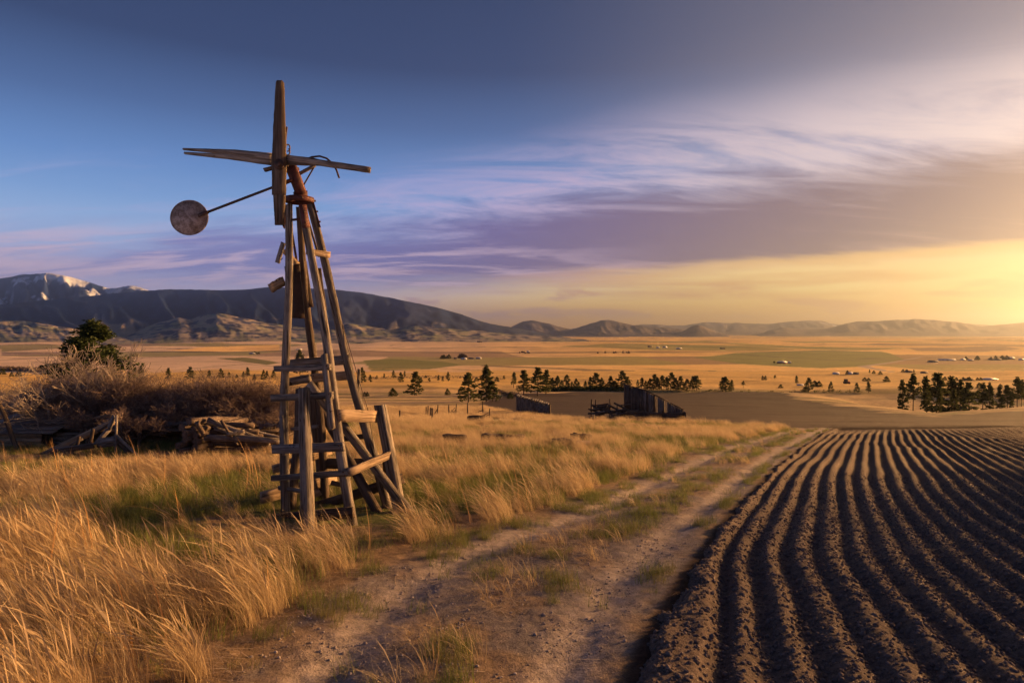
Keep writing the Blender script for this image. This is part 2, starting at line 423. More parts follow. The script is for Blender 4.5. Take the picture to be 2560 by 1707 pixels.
# ------------------------------------------------------------------ land
def mixc(a, b, t): t = np.asarray(t)[..., None]; return a*(1-t)+b*t
C_ = lambda *a: np.array(a, float)
STRAW = C_(.48, .33, .16); DRYG = C_(.30, .20, .11); GREEN = C_(.085, .11, .03); DIRT = C_(.23, .19, .165); DUST = C_(.33, .275, .24)
SOIL = C_(.120, .088, .074); SOILB = C_(.105, .062, .046)
def in_soil(x, y):
    """1 inside the ploughed field"""
    near = sst(x-Sx(np.clip(y, 1, 60)), -.05, .1)*(y < 39.5)
    bnd = np.interp(y, [38, 42, 50, 60, 72, 90, 130, 200, 260, 300], [18.5, 16.2, 13.2, 9.6, 5.0, 1.0, -7.0, -8.0, 8.0, 40.0])
    far = sst(x-bnd+(fbm(x/4, y/4, 3, 41)-.5)*3, -.4, .4)*(y >= 39.5)
    a = ((x-54)*210-(y-80)*68)/math.hypot(210, 68); b = (-(x-54)*25+(y-80)*31)/math.hypot(25, 31)
    g = np.minimum(a, b)
    far = far*(1-sst(g+(fbm(x/7, y/7, 3, 44)-.5)*6, -3.0, -1.0))
    far = far*(1-sst(y+(fbm(x/30, y/9, 2, 42)-.5)*14, 282, 290))
    return np.clip(near+far, 0, 1)
def ground_col(x, y):
    n = fbm(x/2.2, y/2.2, 4, 21); n2 = fbm(x/.5, y/.5, 4, 22)
    c_ = mixc(DRYG*.75, GREEN, sst(n, .52, .66)*.8)
    far = sst(y, 60, 140)
    big = fbm(x/70, y/26, 4, 23); stripes = fbm(x/160, y/14, 3, 24)
    midc = mixc(STRAW*1.05, C_(.26, .19, .09), sst(big, .42, .62)); midc = mixc(midc, C_(.13, .12, .045), sst(stripes, .56, .70)*.75)
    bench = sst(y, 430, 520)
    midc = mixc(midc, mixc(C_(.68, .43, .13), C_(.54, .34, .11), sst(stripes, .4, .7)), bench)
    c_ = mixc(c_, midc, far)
    t = trackt(x, np.clip(y, 2, 60))
    trk = sst(t+(n2-.5)*.10, .0, .07)*(y < 41)*(1-sst(y, 38, 41))
    rut = np.maximum(np.exp(-((t-.26)/.10)**2), np.exp(-((t-.85)/.09)**2))
    mid = mixc(DIRT*.85, DRYG*.9, sst(n2, .38, .62)*.8)
    tc = mixc(mid, DUST, np.clip(rut*1.3, 0, 1)*.9)
    c_ = mixc(c_, tc, trk)
    s_ = in_soil(x, y)
    sc = mixc(SOILB*.45, SOILB*.38, sst(y, 40, 110)); sc = sc*(0.8+.4*fbm(x/12, y/3, 3, 31))[..., None]
    c_ = mixc(c_, sc, s_)
    return c_, trk, s_
def ground_z(x, y):
    z = T(x, y); t = trackt(x, np.clip(y, 2, 60)); on = (y < 42)
    rut = (np.exp(-((t-.26)/.075)**2)+np.exp(-((t-.85)/.07)**2))*on
    z = z-.05*rut*sst(t, 0, .1)+((fbm(x/.6, y/.6, 2, 51)-.5)*.04+(fbm(x/.11, y/.11, 3, 52)-.5)*.022)*(1-sst(y, 25, 60))
    return z
# near sheet: meadow and cart track
cu = np.arange(-700, 3260, 7.5); rY = np.geomspace(2.0, 62.0, 300)
X = (cu[None, :]-1280)/FPX*rY[:, None]; Yg = np.repeat(rY[:, None], len(cu), 1)
col, trk, so = ground_col(X, Yg)
Z = ground_z(X, Yg)-.35*sst(X-Sx(np.clip(Yg, 1, 60)), .12, .5)*(1-sst(Yg, 37.5, 39.5))
V = np.stack([X, Yg, Z], -1).reshape(-1, 3); F = grid_faces(len(rY), len(cu)); Cc = col.reshape(-1, 3)
tf = trk.reshape(-1)[F].mean(1) > .5; sf = (so.reshape(-1)[F].mean(1) > .5)
tf &= ~((X-Sx(np.clip(Yg, 1, 60))).reshape(-1)[F].mean(1) > .3)
far_soil = sf & (Yg.reshape(-1)[F].mean(1) > 39)
for nm, keep, lb, ct in (('meadow', ~tf & ~far_soil, 'grassy meadow sloping away under the windmill tower', 'meadow'),
                         ('dirt_track', tf, 'two-rut dirt cart track curving past the meadow', 'track')):
    o = obj(nm, mesh_np(nm, *sub_mesh(V, F, Cc, keep)[:2], M_NEAR, True, sub_mesh(V, F, Cc, keep)[2])); tag(o, lb, ct, kind='structure')
fs = sub_mesh(V, F, Cc, far_soil)
# middle distance: rolling slopes down to the valley edge
cu2 = np.arange(-900, 3460, 9.0); rY2 = np.concatenate([np.linspace(61.6, 300, 190), np.geomspace(303, 1700, 130)])
X2 = (cu2[None, :]-1280)/FPX*rY2[:, None]; Y2 = np.repeat(rY2[:, None], len(cu2), 1)
col2, _, so2 = ground_col(X2, Y2)
V2 = np.stack([X2, Y2, T(X2, Y2)-.02], -1).reshape(-1, 3); F2 = grid_faces(len(rY2), len(cu2)); C2 = col2.reshape(-1, 3)
sf2 = so2.reshape(-1)[F2].mean(1) > .5
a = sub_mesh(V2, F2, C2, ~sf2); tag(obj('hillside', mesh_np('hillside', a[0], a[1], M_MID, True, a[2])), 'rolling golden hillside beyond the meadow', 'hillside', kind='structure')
a = sub_mesh(V2, F2, C2, sf2)
m_, t, out = mat_new('tilled_soil')
at = t.node('ShaderNodeAttribute', attribute_name='col').outputs['Color']; v = t.node('ShaderNodeTexCoord').outputs['Object']
rows = t.noise(t.mapping(v, scale=(.06, 1.3, 1), rot=(0, 0, math.radians(8))), 1.0, 4, .6, .3)
cl = t.noise(v, 2.2, 5, .65)
vm = t.node('ShaderNodeVectorMath', operation='SCALE'); t.put(vm.inputs[0], at); t.put(vm.inputs['Scale'], t.ss(t.add(t.mul(rows, .6), t.mul(cl, .4)), .3, .7, .6, 1.5))
principled(t, out, vm.outputs[0], .95, .1, t.add(rows, t.mul(cl, .5)), .8, .03); M_TILL = m_
nv = len(a[0])
me = mesh_np('ploughed_field', np.concatenate([a[0], fs[0]]), np.concatenate([a[1], fs[1]+nv]), M_TILL, True, np.concatenate([a[2], fs[2]]))
tag(obj('ploughed_slope', me), 'smooth dark tilled slope beyond the furrows', 'field', kind='structure')
# furrowed field in the foreground: ridges and troughs are real relief
cu3 = np.arange(1430, 3120, 2.3); vrow = np.arange(1062.5, 2150, 2.1)[::-1]
rY3 = CAMZ/((vrow-VH)/FPX-.1)
X3 = (cu3[None, :]-1280)/FPX*rY3[:, None]; Y3 = np.repeat(rY3[:, None], len(cu3), 1)
SP = .385
e3 = X3-Sx(Y3)
def furrow(x, y):
    wv = (fbm(x/2.6, y/2.6, 3, 61)-.5)*.13
    g0 = x-Gx(y)+wv
    kx = np.clip(g0/SP, -2, 900); ph = kx-np.floor(kx+.5)
    wide = .75+.5*vnoise(np.floor(kx+.5)*3.7, 0*y, 62)
    rid = np.exp(-(np.abs(ph)/(.27*wide))**2.4)
    slope = Gx(y+.05)-Gx(y-.05); cosf = 1/np.sqrt(1+(slope*10)**2)
    amp = .080*cosf**.3*(1-sst(y, 33, 39)*.9)
    z_in = amp*rid*(.55+.9*fbm(x/1.1, y/1.6, 4, 63))-.05
    first = sst(g0, -.36, -.12)
    berm = .05+.05*fbm(x/.3, y/.3, 3, 64)
    z = berm*(1-first)+z_in*first
    lump = (fbm(x/.16, y/.16, 3, 65, .62)-.5)*.022+(fbm(x/.075, y/.06, 2, 66)-.5)*.014*(1-sst(y, 6, 12))
    return z+lump*(1-.55*sst(y, 8, 25))
zf = furrow(X3, Y3)
edge3 = sst(e3+(fbm(X3/.4, Y3/.4, 3, 67)-.5)*.25, -.05, .28)
Z3 = T(X3, Y3)+zf*edge3-.16*(1-edge3)-.12*sst(Y3, 37.2, 39.4)
V3 = np.stack([X3, Y3, Z3], -1).reshape(-1, 3); F3 = grid_faces(len(rY3), len(cu3))
keep = e3.reshape(-1)[F3].min(1) > -.12
c3 = np.broadcast_to(SOIL, X3.shape+(3,))*(.85+.3*fbm(X3/.8, Y3/.8, 3, 68))[..., None]
dry = sst(zf, .0, .07)
c3 = mixc(c3, C_(.145, .105, .085), dry*.8)
c3 = mixc(c3, SOILB*.62, sst(Y3, 8, 26)*.9)
a = sub_mesh(V3, F3, c3.reshape(-1, 3), keep)
m_, t, out = mat_new('furrow_soil')
at = t.node('ShaderNodeAttribute', attribute_name='col').outputs['Color']; v = t.node('ShaderNodeTexCoord').outputs['Object']
n = t.noise(v, 14, 6, .7); n2_ = t.noise(v, 70, 4, .65)
vm = t.node('ShaderNodeVectorMath', operation='SCALE'); t.put(vm.inputs[0], at); t.put(vm.inputs['Scale'], t.ss(t.add(t.mul(n, .55), t.mul(n2_, .45)), .3, .72, .45, 1.7))
principled(t, out, vm.outputs[0], .92, .18, t.add(n, t.mul(n2_, .5)), 1.0, .03); M_FURROW = m_
tag(obj('furrowed_field', mesh_np('furrowed_field', a[0], a[1], M_FURROW, True, a[2])), 'dark ploughed field with long curving furrows', 'field', kind='structure')

# valley floor with its patchwork of fields
def inside(px_, py_, poly):
    r = np.zeros(px_.shape, bool); n_ = len(poly)
    for i in range(n_):
        x0, y0 = poly[i]; x1, y1 = poly[(i+1) % n_]
        cnd = ((y0 > py_) != (y1 > py_)); r ^= cnd & (px_ < (x1-x0)*(py_-y0)/(y1-y0+1e-12)+x0)
    return r
def fl(u, v):
    Yv = 80.0*FPX/(v*K-VH); return ((u*K-1280)/FPX*Yv, Yv)
cu4 = np.arange(-900, 3460, 6.0); v4 = np.concatenate([np.linspace(926, 851, 190), np.linspace(850.4, 842, 34)])
rY4 = 80*FPX/(v4-VH); rY4 = np.concatenate([[1180., 1220, 1260], rY4[rY4 > 1280]])
X4 = (cu4[None, :]-1280)/FPX*rY4[:, None]; Y4 = np.repeat(rY4[:, None], len(cu4), 1)
wx = X4+(fbm(X4/700, Y4/900, 3, 70)-.5)*260; wy = Y4+(fbm(X4/900, Y4/700, 3, 71)-.5)*240
cellx = np.floor(wx/900+.5*np.floor(wy/520)); celly = np.floor(wy/520)
h1 = _hash(cellx, celly, 5); h2 = _hash(cellx, celly, 9)
GOLD = C_(.74, .47, .155); PALE_SHADE = C_(.66, .48, .32); GRN = C_(.19, .19, .05); BRN = C_(.17, .11, .075)
sunny = sst(X4/Y4, -.35, .25)  # fields turn paler to the left: cloud shade put into their colour
gold = mixc(PALE_SHADE, GOLD, sunny)
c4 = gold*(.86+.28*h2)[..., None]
c4 = np.where((h1 > .82)[..., None], mixc(gold, GRN, np.full(h1.shape, .75)), c4)
c4 = np.where((h1 < .08)[..., None], mixc(gold, BRN, np.full(h1.shape, .7)), c4)
def field(pts, colr, a_=1.0):
    global c4
    w_ = [fl(*p) for p in pts]; msk = inside(wx*0+X4+(wx-X4)*.12, Y4+(wy-Y4)*.06, w_)
    c4 = np.where(msk[..., None], c4*(1-a_)+np.asarray(colr)*a_, c4)
field([(1600, 822), (1690, 812), (1870, 806), (2020, 808), (2080, 826), (1990, 842), (1880, 846), (1700, 836)], GRN*1.1)
field([(1280, 797), (1420, 792), (1640, 796), (1900, 803), (1760, 806), (1500, 806)], GRN, .8)
field([(1640, 791), (1900, 795), (2100, 800), (1900, 803)], GRN*1.05, .8)
field([(830, 828), (900, 824), (1010, 830), (1060, 838), (980, 848), (850, 852)], GRN*.95, .9)
field([(490, 824), (560, 822), (640, 833), (610, 838)], GRN*.8, .9)
field([(2080, 798), (2300, 796), (2352, 800), (2250, 806), (2110, 804)], BRN, .8)
field([(0, 795), (120, 793), (180, 798), (0, 806)], GRN*.8, .8)
field([(380, 802), (480, 794), (640, 791), (640, 806), (420, 806)], GOLD*1.2, .9)  # sunlit strip painted as a brighter gold patch
field([(0, 808), (180, 806), (200, 812), (0, 816)], C_(.22, .16, .13), .8)
field([(1460, 846), (1700, 852), (1960, 872), (1900, 878), (1700, 862)], C_(.16, .15, .07), .7)
field([(1100, 838), (1500, 852), (1840, 866), (1840, 869), (1500, 857), (1100, 841)], C_(.19, .14, .07), .8)
field([(840, 807), (2000, 808), (2000, 810.5), (840, 809.5)], C_(.12, .09, .06), .6)
field([(0, 806.5), (660, 806), (660, 807.6), (0, 808.6)], C_(.09, .06, .05), .8)
field([(2060, 830), (2110, 822), (2122, 822), (2000, 842), (2090, 862), (2078, 862), (1972, 842)], C_(.42, .33, .25), .9)
for pts_ in (((1180, 812), (1420, 820), (1760, 826)), ((1010, 846), (1240, 856), (1500, 866)), ((860, 800), (1100, 799), (1480, 801)), ((2120, 812), (2240, 818), (2352, 826)), ((1700, 815), (1900, 826), (2050, 830)), ((60, 830), (240, 822), (420, 818)), ((440, 846), (560, 836), (640, 842)), ((1830, 856), (2010, 852), (2352, 858)), ((1250, 786), (1500, 790), (1800, 789), (2300, 792)), ((300, 796), (470, 799), (640, 797))):
    for (ua, va), (ub, vb) in zip(pts_[:-1], pts_[1:]):
        field([(ua, va-.45), (ub, vb-.45), (ub, vb+.45), (ua, va+.45)], C_(.14, .10, .06), .75)
line = np.abs(fbm(X4/1400+3, Y4/900, 3, 74)-.5)
c4 = mixc(c4, C_(.13, .10, .055), (1-sst(line, .0, .008))*.7)
Z4 = T(X4, Y4)
a_v = np.stack([X4, Y4, Z4], -1).reshape(-1, 3)
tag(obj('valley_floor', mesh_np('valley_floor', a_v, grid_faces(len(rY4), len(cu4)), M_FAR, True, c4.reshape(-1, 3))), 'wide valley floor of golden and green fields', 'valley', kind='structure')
# far plain that carries the land on to the mountains
cu5 = np.linspace(-900, 3460, 60); r5 = np.geomspace(10300, 42000, 24)
X5 = (cu5[None, :]-1280)/FPX*r5[:, None]; Y5 = np.repeat(r5[:, None], 60, 1)
tag(obj('far_plain', mesh_np('far_plain', np.stack([X5, Y5, T(X5, Y5)-3-.0*X5], -1).reshape(-1, 3), grid_faces(24, 60), M_FAR, True, np.tile(GOLD*.8, (60*24, 1)))), 'distant pale plain below the mountains', 'plain', kind='structure')

def ridge(name, label, pts, Dc, Df, Db, colf, spur=.35, seed=0, step=5.0, rows=46, shape=1.25, wobble=.05, vbase=None, kx=30.0, rough=.012):
    """a mountain: the traced skyline is its crest at distance Dc; its front foot lies at Df and its back at Db"""
    us = np.arange(pts[0][0]*K, pts[-1][0]*K, step); vs = np.interp(us, [p[0]*K for p in pts], [p[1]*K for p in pts])
    ker = np.hanning(9); ker /= ker.sum(); vs = np.convolve(np.pad(vs, 4, mode='edge'), ker, 'valid')
    vs = vs-(fbm(us/26, us*0, 4, seed+3)-.5)*3.2
    tt = np.concatenate([np.linspace(0, 1, rows), np.linspace(1, 2, 9)[1:]])
    Dcu = Dc*(1+wobble*(fbm(us/160, us*0+2, 3, seed)-.5)*2)
    zc = CAMZ-(vs-VH)/FPX*Dcu; zb = -84.0
    Yr = np.where(tt[:, None] <= 1, Df+(Dcu[None]-Df)*np.clip(tt[:, None], 0, 1), Dcu[None]+(Db-Dcu[None])*np.clip(tt[:, None]-1, 0, 1))
    Xr = (us[None]-1280)/FPX*Yr
    h = np.where(tt[:, None] <= 1, np.clip(tt[:, None], 0, 1)**shape, 1-np.clip(tt[:, None]-1, 0, 1)**1.3)
    H = np.maximum(zc-zb, 1.0)[None]
    sp = np.abs(fbm(us[None]/kx+tt[:, None]*.8, tt[:, None]*1.6+us[None]*0, 3, seed+7, .42)*2-1)
    env = np.clip(tt[:, None]*(1-tt[:, None])*4, 0, 1)**.8
    zz = zb+H*h*(1-spur*env*(.25+sp*1.6-.4))+H*rough*(fbm(us[None]/12, tt[:, None]*8, 3, seed+9)-.5)*env*3
    zz = np.minimum(zz, CAMZ-(vs[None]-VH)/FPX*Yr-.0005*Yr*(np.abs(tt[:, None]-1) > .02)) if True else zz
    Cm = colf(us[None]+0*tt[:, None], tt[:, None]+0*us[None], zz, Xr, Yr, seed)
    Vm = np.stack([Xr, Yr, zz], -1).reshape(-1, 3)
    o = obj(name, mesh_np(name, Vm, grid_faces(len(tt), len(us)), M_MTN, True, Cm.reshape(-1, 3)))
    return tag(o, label, 'mountain' if 'mountain' in name else 'hill', kind='structure')
FOR = C_(.006, .018, .058); FORL_AIR = C_(.018, .028, .062); SNOW = C_(.55, .60, .70); HAY = C_(.30, .25, .19); HAZE = C_(.22, .16, .12)  # forest tones carry painted-in blue of distant air and cloud shade
def c_forest(u, t, z, x, y, sd):
    n = fbm(u/45, t*5, 5, sd+20); n2 = fbm(u/9, t*26, 3, sd+21)
    c_ = mixc(np.broadcast_to(FOR, u.shape+(3,)), FORL_AIR*1.5, sst(n, .5, .68)*.8)*(.4+1.2*n2)[..., None]
    g = sst(fbm(u/30, t*6, 4, sd+22)-t*1.15+.02, .12, .34)
    return mixc(c_, np.broadcast_to(HAY*.8, u.shape+(3,)), g)
def c_snow(u, t, z, x, y, sd):
    c_ = c_forest(u, t+.4, z, x, y, sd)
    n = fbm(u/16, t*24, 5, sd+25, .65); b = fbm(u/60, t*5, 3, sd+26)
    s_ = sst(n+(b-.5)*1.3+(t-.75)*.8, .61, .70)*sst(t, .5, .62)
    return mixc(c_, np.broadcast_to(SNOW, u.shape+(3,)), s_*.95)
def c_foot(u, t, z, x, y, sd):
    n = fbm(u/60, t*4, 4, sd+20); n2 = fbm(u/22, t*14, 4, sd+21, .6)
    c_ = mixc(np.broadcast_to(HAY, u.shape+(3,)), np.broadcast_to(C_(.17, .19, .09), u.shape+(3,)), sst(n, .45, .65)*.7)
    return mixc(c_, np.broadcast_to(FOR*1.2, u.shape+(3,)), sst(n2+t*.12, .60, .66)*.9)
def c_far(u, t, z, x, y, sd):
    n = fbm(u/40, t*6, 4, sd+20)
    return mixc(np.broadcast_to(C_(.07, .066, .085), u.shape+(3,)), np.broadcast_to(C_(.13, .11, .11), u.shape+(3,)), sst(n, .4, .65))  # blue-mauve of distant air mixed into the slope colour
def c_farsnow(u, t, z, x, y, sd):
    n = fbm(u/12, t*20, 4, sd+30, .6)
    return mixc(c_far(u, t, z, x, y, sd), np.broadcast_to(SNOW, u.shape+(3,)), sst(n, .5, .62)*sst(t, .7, .85)*.7*sst(u, 1840*K, 1900*K)*(u < 1930*K))
ridge('snowy_mountain', 'blue mountain with snow patches at the far end of the range', [(-500, 690), (-200, 660), (0, 640), (50, 631), (105, 627), (150, 633), (200, 646), (255, 664), (270, 662), (300, 656), (325, 661), (350, 670), (430, 690), (560, 720), (700, 745)], 11500, 7600, 14500, c_snow, .5, 100, kx=40)
ridge('forested_mountain', 'long dark forested mountain ridge behind the tower', [(-500, 735), (-200, 715), (0, 700), (120, 688), (240, 676), (340, 668), (400, 664), (480, 666), (560, 665), (620, 659), (690, 662), (770, 665), (800, 668), (850, 675), (920, 689), (1000, 705), (1060, 722), (1110, 739), (1150, 748), (1200, 756), (1260, 768), (1340, 782)], 8800, 5600, 11500, c_forest, .34, 200, kx=70)
ridge('distant_mountain', 'faint far mountain range with a snowy top', [(1240, 770), (1330, 752), (1480, 745), (1560, 748), (1620, 740), (1700, 742), (1760, 744), (1800, 740), (1850, 736), (1890, 737), (1920, 745), (2000, 752), (2080, 750), (2150, 745), (2190, 738), (2240, 745), (2330, 750), (2500, 745), (2900, 760)], 24000, 17000, 30000, c_farsnow, .45, 300)
ridge('hazy_mountain', 'broad hazy brown mountain under the brightest sky', [(1640, 784), (1740, 769), (1770, 757), (1805, 751), (1850, 758), (1900, 755), (1935, 745), (1965, 739), (2000, 738), (2050, 735), (2110, 732), (2160, 737), (2210, 742), (2260, 750), (2310, 744), (2352, 741), (2440, 738), (2600, 746), (2900, 752)], 16500, 12000, 21000, c_far, .5, 400, kx=45)
ridge('rounded_hill', 'low rounded hill beside the end of the forested ridge', [(1140, 772), (1170, 752), (1200, 738), (1222, 735), (1250, 741), (1290, 751), (1330, 762), (1370, 776)], 12500, 11000, 14000, c_far, .3, 500, step=3)
ridge('peaked_hill', 'broad peaked hill in the gap between the mountain ranges', [(1250, 780), (1310, 757), (1350, 744), (1380, 736), (1398, 735), (1420, 740), (1450, 746), (1510, 751), (1560, 757), (1620, 766), (1700, 778)], 12000, 10300, 13500, c_far, .3, 600, step=3)
ridge('cone_hill', 'small cone-shaped hill on the plain', [(1540, 776), (1570, 760), (1590, 749), (1602, 746), (1618, 750), (1645, 762), (1690, 776)], 11300, 10300, 12400, c_far, .2, 700, step=3)
ridge('grassy_foothill', 'pale grassy foothill with dark tree patches below the forested ridge', [(230, 782), (300, 762), (360, 742), (410, 729), (440, 733), (470, 722), (500, 719), (545, 728), (600, 738), (640, 746), (700, 752), (740, 756), (800, 742), (840, 748), (900, 757), (950, 748), (1010, 752), (1080, 758), (1160, 766), (1260, 772), (1380, 784)], 6600, 4600, 7800, c_foot, .18, 800, step=4, kx=60)
ridge('low_foothill', 'low bare foothill at the foot of the snowy mountain', [(-600, 752), (-200, 738), (0, 737), (60, 738), (120, 747), (180, 757), (260, 768), (340, 780)], 6000, 4400, 7200, c_foot, .18, 900, step=4)

# unseen knoll added beside the camera; it keeps the low sun off the near furrows
gx = np.linspace(27, 110, 130); gy = np.linspace(-25, 75, 150)
XK, YK = np.meshgrid(gx, gy); kx_, ky_ = 43.0, 24.0
al = (XK-kx_)*math.sin(SUN_AZ)+(YK-ky_)*math.cos(SUN_AZ); pe = -(XK-kx_)*math.cos(SUN_AZ)+(YK-ky_)*math.sin(SUN_AZ)
kz = 9.6*np.exp(-(al/10.5)**2/2-(np.abs(pe)/np.where(pe > 0, 8.5, 15))**2.6)
ZK = T(XK, YK)-.4+kz+(fbm(XK/3, YK/3, 3, 77)-.5)*.3
ck = np.broadcast_to(SOILB, XK.shape+(3,)).reshape(-1, 3)
tag(obj('shade_knoll', mesh_np('shade_knoll', np.stack([XK, YK, ZK], -1).reshape(-1, 3), grid_faces(150, 130), M_TILL, True, ck)), 'added unseen knoll shading the near furrows', 'knoll', kind='structure')
# ------------------------------------------------------------------ leaning wooden windmill
def gp(u, v, sink=.12):
    x, y, z = hitD(u, v); return Vector((x, y, z-sink))
bx, by, bz = hitD(772, 1180)
mill = empty('windmill', (bx, by, bz))
tag(mill, 'leaning wooden windmill tower of poles and boards with plank blades and red iron head', 'windmill')
legs = {'L': (D(663, 470, 10.80), gp(656, 1178)), 'F': (D(694, 474, 10.58), gp(812, 1204)), 'R': (D(712, 470, 10.86), gp(893, 1166)), 'B': (D(688, 476, 11.06), gp(748, 1152))}
for k_, (tp, bt) in legs.items():
    pole('leg', bt, tp, .084 if k_ != 'L' else .080, .062, M_WOOD if k_ != 'B' else M_WOOD_D, mill, n=10, seg=22, wob=.09, bend=.010)
def onleg(k_, v):
    tp, bt = legs[k_]; zt = None
    lo, hi = 0.0, 1.0
    for _ in range(40):
        m_ = (lo+hi)/2; p = tp.lerp(bt, m_); vv = (VH-(p.z-CAMZ)/p.y*FPX)/K
        if vv < v: lo = m_
        else: hi = m_
    return tp.lerp(bt, lo)
def cross(name, u0, v0, y0, u1, v1, y1, hpx, th=.045, mat=M_WOOD, seg=6):
    """a board nailed across; hpx is its face height in view pixels"""
    p0 = D(u0, v0, y0); p1 = D(u1, v1, y1); w_ = hpx*K/FPX*(y0+y1)/2
    return plank(name, p0, p1, w_, th, mat, mill, seg=seg)
yl = lambda v: onleg('L', v).y; yf = lambda v: onleg('F', v).y; yr = lambda v: onleg('R', v).y
o_ = .125
cross('crosspiece', 632, 847, yl(847)-o_, 757, 843, yf(843)-o_, 14, .07)
cross('crosspiece', 625, 914, yl(914)-o_, 763, 908, yf(908)-o_, 16, .07)
cross('crosspiece', 628, 1031, yl(1031)-o_, 789, 1026, yf(1026)-o_, 21, .05, M_WOOD_G)
cross('crosspiece', 625, 1098, yl(1098)-o_, 801, 1086, yf(1086)-o_, 13, .06)
cross('crosspiece', 632, 1192, yl(1170)-o_-.1, 812, 1176, yf(1190)-o_, 24, .06, M_WOOD_D)
cross('cleat', 646, 955, yl(955)-.12, 653, 1046, yl(1046)-.19, 14, .04, M_WOOD_G)
# stout post standing in front
pole('front_post', gp(707, 1222), D(699, 892, 9.86), .108, .088, M_WOOD, mill, n=11, seg=20, wob=.07, bend=.004)
# long diagonal brace and squared side post
pole('diagonal_brace', gp(948, 1176, .05), D(710, 880, 10.42), .08, .072, M_WOOD, mill, n=9, seg=16, wob=.10, bend=.006)
plank('side_post', gp(922, 1176), D(873, 930, 11.0), .165, .14, M_WOOD, mill, seg=8)
plank('side_post', D(897, 1178, 11.25), D(884, 1040, 11.25), .13, .1, M_WOOD_D, mill, seg=5)
plank('splice_plank', D(762, 985, yf(985)-.11), D(744, 814, yf(814)-.11), .135, .06, M_WOOD, mill, seg=6)
# boards on the far faces
cross('crosspiece', 664, 837, 11.02, 803, 826, 10.98, 22, .06, M_WOOD)
cross('crosspiece', 690, 871, 11.32, 812, 861, 11.28, 20, .045, M_WOOD_T)
cross('crosspiece', 652, 880, 10.95, 712, 868, 10.92, 18, .05, M_WOOD)
cross('crosspiece', 776, 954, yf(954)-.02, 863, 956, 10.86, 27, .05, M_WOOD_T)
cross('crosspiece', 800, 1085, yf(1085)-.13, 905, 1040, 10.92, 17, .05, M_WOOD_T)
cross('crosspiece', 735, 1064, 11.62, 862, 1064, 11.5, 22, .06, M_WOOD_D)
cross('crosspiece', 700, 1174, 11.35, 926, 1098, 11.5, 23, .06, M_WOOD_D)
cross('crosspiece', 598, 1144, 10.92, 772, 1096, 12.0, 25, .06, M_WOOD_T)
cross('crosspiece', 627, 1078, 10.97, 760, 1034, 11.95, 18, .05, M_WOOD_T)
pole('inner_strut', gp(668, 1172), D(688, 895, 11.75), .085, .075, M_WOOD_D, mill)
pole('inner_strut', gp(876, 1176), D(737, 942, 11.9), .085, .07, M_WOOD_D, mill)
pole('inner_strut', D(742, 1150, 12.1), D(722, 905, 11.7), .11, .10, M_WOOD_D, mill)
plank('upright_stub', D(719, 905, 12.0), D(722, 788, 12.0), .09, .06, M_WOOD, mill)
plank('upright_stub', D(822, 935, 11.55), D(825, 848, 11.55), .07, .05, M_WOOD, mill)
# upper boards
cross('crosspiece', 705, 577, 10.42, 758, 586, 10.72, 14, .05, M_WOOD_T)
cross('crosspiece', 620, 663, 10.78, 652, 645, 11.0, 21, .05, M_WOOD_T)
cross('crosspiece', 651, 574, 10.95, 684, 608, 11.05, 12, .05, M_WOOD_T)
cross('cleat', 637, 604, 10.84, 651, 557, 10.84, 10, .04, M_WOOD_G)
for u0, v0, u1, v1 in ((645, 584, 641, 589), (650, 593, 645, 597), (628, 651, 626, 646), (636, 647, 634, 641), (643, 643, 641, 638)):
    tube('nail', [D(u0, v0, 10.74), D(u1, v1, 10.72)], .006, M_IRON, mill, 5)
# dark hanging panel between the legs
pm0 = D(671, 611, 11.02); pm1 = D(683, 730, 11.0)
plank('hanging_panel', pm1, pm0, .26, .03, M_SHEET, mill, up=Vector((1, 0, .1)), seg=4, jit=.015)
plank('hanging_panel', D(742, 714, 11.12), D(729, 617, 11.12), .13, .03, M_SHEET, mill, up=Vector((1, 0, 0)), seg=4, jit=.02)
plank('hanging_panel', D(707, 705, 11.2), D(690, 600, 11.2), .2, .03, M_SHEET, mill, up=Vector((1, 0, 0)), seg=4, jit=.02)
# iron head ring, leg straps and bolts
rc = D(688, 460, 10.82)
ring = disc('head_ring', rc, (0, 0, 1), .245, .085, M_RED, mill, 30, .19)
disc('head_plate', rc+Vector((0, 0, .05)), (0, 0, 1), .16, .03, M_RED, mill, 24)
for k_, (tp, bt) in legs.items():
    d_ = (bt-tp).normalized(); r_ = (tp-rc); r_.z = 0; r_ = r_.normalized()
    st = plank('leg_strap', tp+r_*.072-d_*.02, tp+d_*.40+r_*.078, .125, .014, M_RED, mill, up=Vector((0, 0, 1)).cross(r_), seg=2, jit=.0)
    for q_ in (.12, .3):
        disc('bolt', tp+d_*q_+r_*.092, r_, .016, .03, M_IRON, st, 8)
    disc('bolt', rc+r_*.252, r_, .017, .035, M_IRON, ring, 8)
cross('iron_tie', 672, 505, 10.78, 692, 503, 10.66, 5, .02, M_RED, 2)
tube('iron_tie', [D(700, 480, 11.0), D(733, 590, 11.05)], .022, M_IRON, mill)
tube('iron_tie', [D(668, 520, 11.05), D(682, 602, 11.05)], .022, M_RED, mill)
